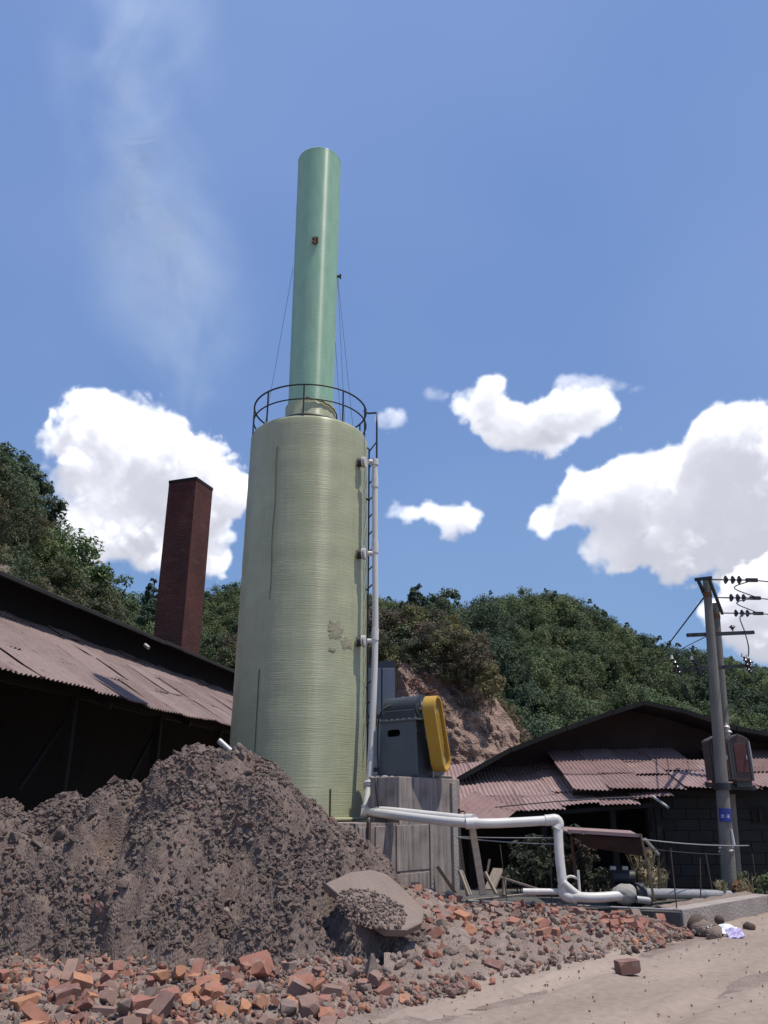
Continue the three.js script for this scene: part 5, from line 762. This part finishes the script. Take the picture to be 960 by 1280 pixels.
{
  const pile = thing('brick_rubble', 'heap of broken red bricks along the foot of the soil heap', 'brick rubble', V(-2.3, 0, 8.3)), base = pile.position;
  part('rubble_bed', grid(150, 70, (a, b) => { const x = lerp(-7, 0.9, a), d = lerp(6.4, 9.6, b); const e = Math.min(smooth(d, 6.4, 6.9), 1 - smooth(x, 0.1, 0.8)); return V(x, (brickHeight(x, d) + fbm(x * 9, d * 9, 7, 3) * 0.03) * e - 0.05 * (1 - e), d); }), M.greySoil, pile).userData.kind = 'stuff';
  const put = (x, y, d, g, m, s, rx, ry, rz) => { const b = finish(new THREE.Mesh(g, m)); b.name = 'brick'; b.position.set(x - base.x, y - base.y, -d - base.z); b.scale.setScalar(s); b.rotation.set(rx, ry, rz); pile.add(b); };
  let n = 0; while (n < 296) {
    const x = rr(-5.1, 0.55), d = rr(6.85, 9.5), edge = 8.6 + 0.28 * noise3(x * 1.2, 4, 3) - (x > -0.9 ? (x + 0.9) * 0.1 : 0); if (d > edge) continue; if (x > -0.35 && d < 7.6 + (x + 0.35) * 1.0) continue; if (x > -1.0 && rnd() < 0.3) continue;
    const row = rnd(), up = brickHeight(x, d); const warm = noise3(x * 0.5 + 2, d * 0.5, 9);
    let mi = Math.floor(rnd() * 8); if (x > -1.1 && rnd() < 0.55) mi = rnd() < 0.5 ? 6 : 5; else if (warm > 0 && rnd() < 0.5) mi = [0, 2, 4][Math.floor(rnd() * 3)];
    put(x, up + rr(-0.03, 0.10) * (row < 0.5 ? 1 : 0.5), d, BR[Math.floor(rnd() * BR.length)], M.bricks[mi], 0.45 + 0.7 * Math.pow(rnd(), 1.4), rr(-0.8, 0.8), rr(0, 6.28), rr(-0.6, 0.6)); n++;
  }
  scatterShards(pile, 9000, () => { let x, d; do { x = rr(-5.6, 0.9); d = rr(6.5, 9.6); } while (x > -0.4 && d < 7.4 + (x + 0.4)); return [x, Math.max(0, brickHeight(x, d)) + 0.01, d]; }, flatWhite, 0.006, 0.05, () => rnd() < 0.5 ? brickTint() : greyTint());
}
// pieces in the heap's foot that stand out
const onHeap = (px, py, d) => at(px, py, d);
{
  const piece = (name, label, cat, p, w, h, d, mat, rx, ry, rz, k = 3) => { const g = brickGeo(k, w, h, d); g.rotateX(rx); g.rotateY(ry); g.rotateZ(rz); g.translate(p.x, p.y, p.z); single(name, g, mat, label, cat); };
  piece('concrete_shard', 'upright dark grey slab shard stuck between the bricks below the big slab', 'concrete shard', at(462, 1217, 8.75), 0.34, 0.07, 0.15, M.clod, 0.2, 0.3, 1.35, 4);
  piece('concrete_shard', 'second upright purple-grey shard leaning left of the dark one', 'concrete shard', at(436, 1214, 8.8), 0.24, 0.06, 0.14, M.bricks[5], 0.3, 0.2, 1.75, 4);
  piece('tile_fragment', 'large flat pinkish tile fragment tilted on the soil above the bricks', 'tile fragment', at(324, 1208, 8.75), 0.34, 0.05, 0.26, M.bricks[0], 0.9, 0.5, 0.2, 2);
  piece('brick', 'long red-brown brick lying slantwise in the middle of the brick heap', 'brick', at(196, 1252, 7.75), 0.42, 0.12, 0.15, M.bricks[0], 0.2, 0.5, 0.12, 0);
  piece('brick', 'chunky dark brick standing on end in the brick heap', 'brick', at(84, 1250, 7.9), 0.22, 0.22, 0.17, M.bricks[3], 0.3, 0.6, 0.25, 6);
  piece('brick', 'dark-faced brick block on top of the heap with a pale top edge', 'brick', at(112, 1232, 8.4), 0.24, 0.15, 0.18, M.bricks[5], 0.25, 0.35, 0.1, 6);
  piece('brick', 'bright orange brick lump near the picture edge', 'brick', at(34, 1258, 7.7), 0.22, 0.15, 0.16, M.bricks[4], 0.2, 0.9, 0.3, 3);
  piece('concrete_shard', 'pale pinkish stone block half buried in the grey soil', 'stone', at(278, 1145, 10.0), 0.22, 0.13, 0.12, M.slab, 0.2, 0.2, 0.3, 1);
  piece('concrete_shard', 'squarish grey lump in the soil above the brick heap', 'stone', at(172, 1148, 9.9), 0.14, 0.13, 0.12, M.slab, 0.1, 0.3, 0.1, 6);
  piece('brick', 'single brown brick lying alone on the road', 'brick', at(785, 1208, 9.5), 0.24, 0.12, 0.14, M.bricks[3], 0.05, 0.25, 0.06, 6);
  // the big tilted slab
  const out = [[-0.62, 0.06], [-0.36, 0.30], [-0.12, 0.42], [0.06, 0.40], [0.25, 0.26], [0.50, 0.02], [0.47, -0.16], [0.30, -0.30], [0.08, -0.36], [-0.16, -0.24], [-0.42, -0.08]].map(([x, y]) => new THREE.Vector2(x * 1.02, y * 1.08));
  const s = new THREE.ExtrudeGeometry(new THREE.Shape(out), { depth: 0.07, bevelEnabled: true, bevelSize: 0.018, bevelThickness: 0.015, bevelSegments: 2, steps: 1 }); s.rotateX(-Math.PI / 2); s.rotateX(rad(37)); s.rotateZ(rad(-13)); s.rotateY(rad(8)); const c = at(473, 1133, 10.15);
  const p = s.attributes.position; for (let i = 0; i < p.count; i++) p.setY(i, p.getY(i) + 0.012 * noise3(p.getX(i) * 6, 2, p.getZ(i) * 6)); s.translate(c.x, c.y, c.z);
  const slab = thing('concrete_slab', 'large broken pale slab lying tilted on the soil heap with grit on top', 'concrete slab', c); part('slab', metreUV(s), M.slab, slab);
  const n = new THREE.Vector3(0, 1, 0).applyEuler(new THREE.Euler(rad(37), 0, 0)).applyAxisAngle(new THREE.Vector3(0, 0, 1), rad(-13)).applyAxisAngle(new THREE.Vector3(0, 1, 0), rad(8));
  const e1 = new THREE.Vector3(1, 0, 0).applyAxisAngle(new THREE.Vector3(0, 0, 1), rad(-13)).applyAxisAngle(new THREE.Vector3(0, 1, 0), rad(8)), e2 = new THREE.Vector3().crossVectors(n, e1).negate();
  scatterShards(slab, 1500, () => { const a = rr(0, 6.28), r = Math.pow(rnd(), 0.6) * 0.36, v = c.clone().addScaledVector(e1, -0.1 + Math.cos(a) * r * 1.15).addScaledVector(e2, 0.17 + Math.sin(a) * r * 0.8).addScaledVector(n, 0.088); return [v.x, v.y, -v.z]; }, flatWhite, 0.003, 0.024, () => { const k = rr(0.6, 1.1); return [0.26 * k, 0.195 * k, 0.165 * k]; });
}
// ---------------------------------------------------------------- rubble between platform and road
const rubbleEdge = [[0.4, 8.6], [1.2, 9.4], [2.2, 10.4], [3.2, 11.3], [4.2, 12.5], [4.8, 13.3]];   // road side
function rubbleY(x, d) {
  const near = along(rubbleEdge, x) - 0.1 + 0.3 * noise3(x * 1.3, 2, 9), far = 14.2 - (x - 0.7) * 0.40; const t = smooth(d, near, near + 1.1) * (1 - smooth(d, far - 0.05, far + 0.35));
  return t * (0.10 + 0.10 * smooth(d, near + 0.6, far) * (1 - smooth(x, 2.5, 4.6)) + 0.22 * (1 - smooth(x, 0.3, 1.6)) * smooth(d, 10, 13) + (billow(x * 1.6, d * 1.6, 71, 3) - 0.2) * 0.28 + fbm(x * 7, d * 7, 12, 3) * 0.05) - 0.04 * (1 - t);
}
{
  const pile = thing('brick_rubble', 'low strip of grey rubble and orange brick bits before the platform', 'brick rubble', V(2.4, 0, 11.8)), base = pile.position;
  part('rubble_bed', grid(200, 150, (a, b) => { const x = lerp(0.0, 5.4, a), d = lerp(8.1, 14.9, b); return V(x, rubbleY(x, d), d); }), M.greySoil, pile).userData.kind = 'stuff';
  let n = 0; while (n < 240) {
    const x = rr(0.2, 4.25), near = along(rubbleEdge, x), far = 14.0 - (x - 0.7) * 0.40, t = Math.pow(rnd(), 0.75), d = lerp(near + 0.15, far, t); if (t < 0.35 && rnd() < 0.6) continue;
    const b = finish(new THREE.Mesh(BR[Math.floor(rnd() * BR.length)], M.bricks[(rnd() < 0.3 || noise3(x * 0.8 + 1, d * 0.8, 41) > 0.02) ? [0, 2, 4, 0, 1][Math.floor(rnd() * 5)] : [3, 5, 6, 7, 5, 6][Math.floor(rnd() * 6)]])); b.name = 'brick'; b.position.set(x - base.x, rubbleY(x, d) + rr(-0.03, 0.04) - base.y, -d - base.z); b.scale.setScalar(0.42 + 0.62 * Math.pow(rnd(), 1.3)); b.rotation.set(rr(-0.7, 0.7), rr(0, 6.28), rr(-0.6, 0.6)); pile.add(b); n++;
  }
  for (let i = 0; i < 34; i++) { const x = rr(1.0, 4.2), far = 14.05 - (x - 0.7) * 0.40, d = far - rr(-0.05, 0.45), s = rr(0.06, 0.15), m = finish(new THREE.Mesh(BR[(i * 5) % BR.length], [M.greySoil, M.bricks[5], M.slab, M.bricks[0]][i % 4])); m.name = 'stone'; m.position.set(x - base.x, rubbleY(x, d) + s * 0.35 - base.y, -d - base.z); m.scale.set(s * 6, s * 9, s * 9); m.rotation.set(rr(-0.6, 0.6), rr(0, 6), rr(-0.5, 0.5)); pile.add(m); }
  scatterShards(pile, 4200, () => { const x = rr(0.1, 4.6), near = along(rubbleEdge, x), far = 14.1 - (x - 0.7) * 0.40, d = lerp(near - 0.25, far, rnd()); return [x, Math.max(0.0, rubbleY(x, d)) + 0.004, d]; }, flatWhite, 0.003, 0.05, () => rnd() < 0.38 ? brickTint() : greyTint());
}
{ // loose bits on the road
  const grit = thing('road_grit', 'small stones strewn on the pale dirt road', 'grit', V(2.5, 0, 9)); grit.userData.kind = 'stuff';
  scatterShards(grit, 2400, () => { let x, d; do { d = rr(6.8, 15); x = rr(-0.5, 0.62) * d; } while (x < -0.3 || (rnd() < 0.6 && d < along(rubbleEdge, x) - 1.2)); return [x, 0.0, d]; }, flatWhite, 0.002, 0.013, () => { const k = rr(0.7, 1.2); return [0.25 * k, 0.19 * k, 0.16 * k]; });
  const lump = (px, py, d, s, mat, label, name, cat) => { const p = at(px, py, d), g = new THREE.IcosahedronGeometry(s, 2), a = g.attributes.position; for (let j = 0; j < a.count; j++) { const k = 1 + 0.42 * noise3(a.getX(j) * 9 + px, a.getY(j) * 9, a.getZ(j) * 9); a.setXYZ(j, a.getX(j) * k * 1.1, a.getY(j) * k, a.getZ(j) * k); } g.translate(p.x, p.y, p.z); single(name, metreUV(g), mat, label, cat); };
  lump(872, 1158, 12.6, 0.14, M.darkWood, 'dark ragged clod against the platform corner', 'clod', 'clod'); lump(897, 1164, 12.4, 0.09, M.darkWood, 'dark clod between the white litter and the platform corner', 'clod', 'clod'); lump(900, 1150, 13.1, 0.07, M.darkWood, 'small dark clod touching the kerb face', 'clod', 'clod'); lump(936, 1159, 12.9, 0.08, M.darkWood, 'dark clod on the road beyond the white litter', 'clod', 'clod'); lump(878, 1163, 12.5, 0.13, M.greySoil, 'grey clod beside the dark ragged one', 'clod', 'clod'); lump(893, 1168, 12.2, 0.1, M.greySoil, 'grey stone in front of the white litter', 'stone', 'stone');
  const bag = (px, py, d, w, h, mat, label, k) => { const g = new THREE.PlaneGeometry(w, h, 16, 10), a = g.attributes.position; for (let j = 0; j < a.count; j++) a.setZ(j, 0.05 * noise3(a.getX(j) * 7 + k, a.getY(j) * 7, k) + 0.02 * noise3(a.getX(j) * 20, a.getY(j) * 20, k)); g.rotateX(-1.1); g.computeVertexNormals(); const p = at(px, py, d); g.translate(p.x, p.y, p.z); const b = g.clone(); b.translate(0, -0.012, 0); b.index.array.reverse(); b.computeVertexNormals(); single('litter_bag', [g, b], mat, label, 'litter'); };
  bag(905, 1161, 12.3, 0.42, 0.18, flat([0.75, 0.75, 0.76], 0.5), 'crumpled white plastic litter on the road by the kerb', 2); bag(919, 1166, 12.15, 0.22, 0.14, flat([0.40, 0.35, 0.58], 0.5), 'pale purple plastic bag scrap beside the white litter', 9);
}
// ---------------------------------------------------------------- timber, weeds and bushes round the platform
{
  const lean = (label, a, b, w, h, mat = M.wood, name = 'timber_post') => single(name, beam(a, b, w, h), mat, label, name === 'plank' ? 'plank' : 'post');
  lean('pale squared timber post leaning under the white pipe joint', at(604, 1119, 13.75), at(590, 1034, 13.75), 0.12, 0.10);
  lean('short pale plank leaning beside the concrete foundation edge', at(587, 1119, 14.2), at(575, 1088, 14.3), 0.11, 0.04, M.wood, 'plank');
  lean('dark plank leaning in the gap right of the concrete foundation', at(584, 1120, 14.6), at(574, 1046, 14.6), 0.09, 0.04, M.darkWood, 'plank');
  lean('broad board lying askew on the platform near the leaning post', at(612, 1112, 14.3), at(623, 1086, 14.5), 0.2, 0.03, M.wood, 'plank');
  lean('thin board crossing the broad one near the leaning post', at(606, 1090, 14.2), at(620, 1117, 14.1), 0.06, 0.04, M.wood, 'plank');
  lean('small upright board standing on the platform behind the thin rod', at(630, 1120, 14.2), at(630, 1101, 14.25), 0.22, 0.04, M.wood, 'plank');
  lean('long thin stick slanting down towards the white side branch', at(624, 1096, 14.4), at(680, 1114, 14.0), 0.03, 0.03, M.wood, 'plank');
  lean('flat board lying along the platform front edge', at(566, 1128, 14.35), at(668, 1117, 14.1), 0.14, 0.03, M.wood, 'plank');
  lean('tiny board sticking up behind the broad one', at(609, 1090, 14.6), at(612, 1074, 14.6), 0.07, 0.03, M.wood, 'plank');
  const blades = (n, h, r, bend) => { const pos = [], col = [], nor = []; for (let i = 0; i < n; i++) { const a = rr(0, 6.28), q = r * Math.sqrt(rnd()), x = Math.cos(a) * q, z = Math.sin(a) * q, hh = h * rr(0.5, 1.1), b = rr(0, 6.28), lx = Math.cos(b) * bend * hh * rr(0.2, 1), lz = Math.sin(b) * bend * hh * rr(0.2, 1), w = 0.012, wx = -Math.sin(b) * w, wz = Math.cos(b) * w, k = rr(0.65, 1.3); const P = [[x - wx, 0, z - wz], [x + wx, 0, z + wz], [x + lx * 0.35 + wx, hh * 0.6, z + lz * 0.35 + wz], [x + lx * 0.35 - wx, hh * 0.6, z + lz * 0.35 - wz], [x + lx, hh * 0.95, z + lz]]; for (const [s, t, u] of [[0, 1, 2], [0, 2, 3], [3, 2, 4]]) for (const j of [s, t, u]) { pos.push(...P[j]); col.push(k, k, k * rr(0.85, 1)); } } const g = new THREE.BufferGeometry(); g.setAttribute('position', new THREE.Float32BufferAttribute(pos, 3)); g.setAttribute('color', new THREE.Float32BufferAttribute(col, 3)); g.computeVertexNormals(); return g; };
  const plantAt = (name, label, cat, p, h, r, color, n, size, dry) => { const t = thing(name, label, cat, p); const st = finish(new THREE.Mesh(blades(dry ? 90 : 26, h * (dry ? 1 : 0.75), r * 0.6, 0.5), M.leaf(dry ? [0.36, 0.31, 0.21] : [0.09, 0.08, 0.05]))); st.name = 'stems'; t.add(st); const c = finish(new THREE.Mesh(leaves(n, crownPlacer(h, r, 'bush', 26), size, 0.35), M.leaf(color))); c.name = 'leaves'; t.add(c); };
  const ground = (px, py, d) => { const p = at(px, py, d); p.y = PY * 0.9; return p; };
  plantAt('bush', 'dark leafy bush under the lean-to left of the white drop pipe', 'bush', ground(672, 1110, 15.4), 0.95, 0.62, [0.055, 0.07, 0.042], 1500, 0.05);
  plantAt('bush', 'thin dark shrub just behind the white drop pipe', 'bush', ground(716, 1108, 15.2), 1.15, 0.42, [0.05, 0.055, 0.036], 900, 0.045);
  plantAt('bush', 'twiggy brown shrub under the left end of the rusty canopy', 'bush', ground(732, 1108, 15.0), 1.0, 0.32, [0.085, 0.06, 0.048], 600, 0.04);
  plantAt('weed', 'low weed clump beside the pump under the canopy', 'weed', ground(756, 1112, 14.6), 0.5, 0.3, [0.075, 0.095, 0.055], 500, 0.035);
  plantAt('dry_grass', 'pale dry grass clump beside the canopy leg', 'grass clump', ground(808, 1114, 14.3), 0.85, 0.26, [0.33, 0.29, 0.21], 500, 0.045, true);
  plantAt('dry_grass', 'smaller dry grass tuft beyond the canopy brace', 'grass clump', ground(826, 1116, 14.5), 0.5, 0.18, [0.30, 0.27, 0.18], 260, 0.04, true);
  plantAt('weed', 'green weeds at the picture edge beyond the platform corner', 'weed', V(6.75, 0, 15.3), 0.55, 0.35, [0.10, 0.14, 0.065], 700, 0.04);
  plantAt('weed', 'low weeds at the foot of the rear pole', 'weed', V(6.75, 0.1, 16.6), 0.4, 0.35, [0.12, 0.14, 0.07], 400, 0.035, true);
  plantAt('weed', 'reddish dry weeds at the foot of the front pole', 'weed', V(6.28, PY * 0.9, 15.55), 0.22, 0.16, [0.30, 0.17, 0.09], 200, 0.03, true);
  plantAt('weed', 'thin weed sprig on the kerb before the front pole', 'weed', ground(902, 1117, 14.9), 0.3, 0.1, [0.22, 0.22, 0.13], 90, 0.03, true);
}
// ---------------------------------------------------------------- smoke drifting from the chimney
{
  const D = 33.4, P = [[236, 600, 0], [232, 540, 0.1], [228, 470, 0.4], [222, 390, 0.7], [212, 310, 0.6], [176, 225, 0.2], [146, 160, -0.2], [152, 90, -0.3], [176, 20, 0.2], [190, -70, 0.8]].map(([x, y, k]) => at(x, y, D + k * 3)), path = new THREE.CatmullRomCurve3(P);
  const alphas = [0, 1, 2, 3, 4].map((k) => tex(128, 384, (u, v, o) => { const n = fbm(u * 3, v * 8, 301 + k * 7, 5, 0.55, 96), m = fbm(u * 2, v * 4, 320 + k * 5, 3, 0.5, 96), e = Math.pow(Math.sin(Math.PI * u), 1.8), f = smooth(v, 0.03, 0.34) * (1 - smooth(v, 0.93, 1)); o[0] = o[1] = o[2] = clamp(e * f * (0.30 + n * 1.1 + m * 1.5), 0, 1); }, [1, 1], false));
  const m = new THREE.Group(); m.name = 'smoke'; m.userData = { kind: 'stuff', label: 'thin pale smoke drifting up from the brick chimney' }; scene.add(m);
  for (let k = 0; k < 5; k++) {   // drifting veils, one behind another, each curling its own way
    const psi = (k - 2) * 0.30, g = grid(20, 60, (a, b) => {
      const c = path.getPoint(b), w = 0.9 + 10.8 * smooth(b, 0.06, 0.38) - 2.6 * smooth(b, 0.48, 0.62) + 3.2 * smooth(b, 0.68, 0.9), q = (a - 0.5) * w, s = Math.sin(a * 3.14) * w * 0.15 * (k % 2 ? 1 : -1) + (k - 2) * 1.1 * smooth(b, 0.05, 0.4);
      return new THREE.Vector3(c.x + Math.cos(psi) * q + 1.4 * noise3(b * 4, k * 3, 2) * smooth(b, 0.05, 0.4), c.y + 0.8 * noise3(a * 2, b * 3, k), c.z + Math.sin(psi) * q + s);
    }, (p, a, b) => [a, b]);
    const t = alphas[k]; t.needsUpdate = true;
    const na = g.attributes.normal; for (let i = 0; i < na.count; i++) { const v = new THREE.Vector3().fromBufferAttribute(na, i); if (v.dot(SUN) < 0) v.negate(); v.multiplyScalar(0.4).add(SUN).normalize(); na.setXYZ(i, v.x, v.y, v.z); }   // smoke takes the sun alike from all sides
    const mat = new THREE.MeshPhysicalMaterial({ color: new THREE.Color().setRGB(0.66, 0.80, 1.0), transmission: 0.5, thickness: 0, specularIntensity: 0, roughness: 1, transparent: true, opacity: 0.25, alphaMap: t, side: THREE.DoubleSide, depthWrite: false });
    const o = new THREE.Mesh(g, mat); o.name = 'wisp'; o.castShadow = false; m.add(o);
  }
}
renderer.render(scene, camera);
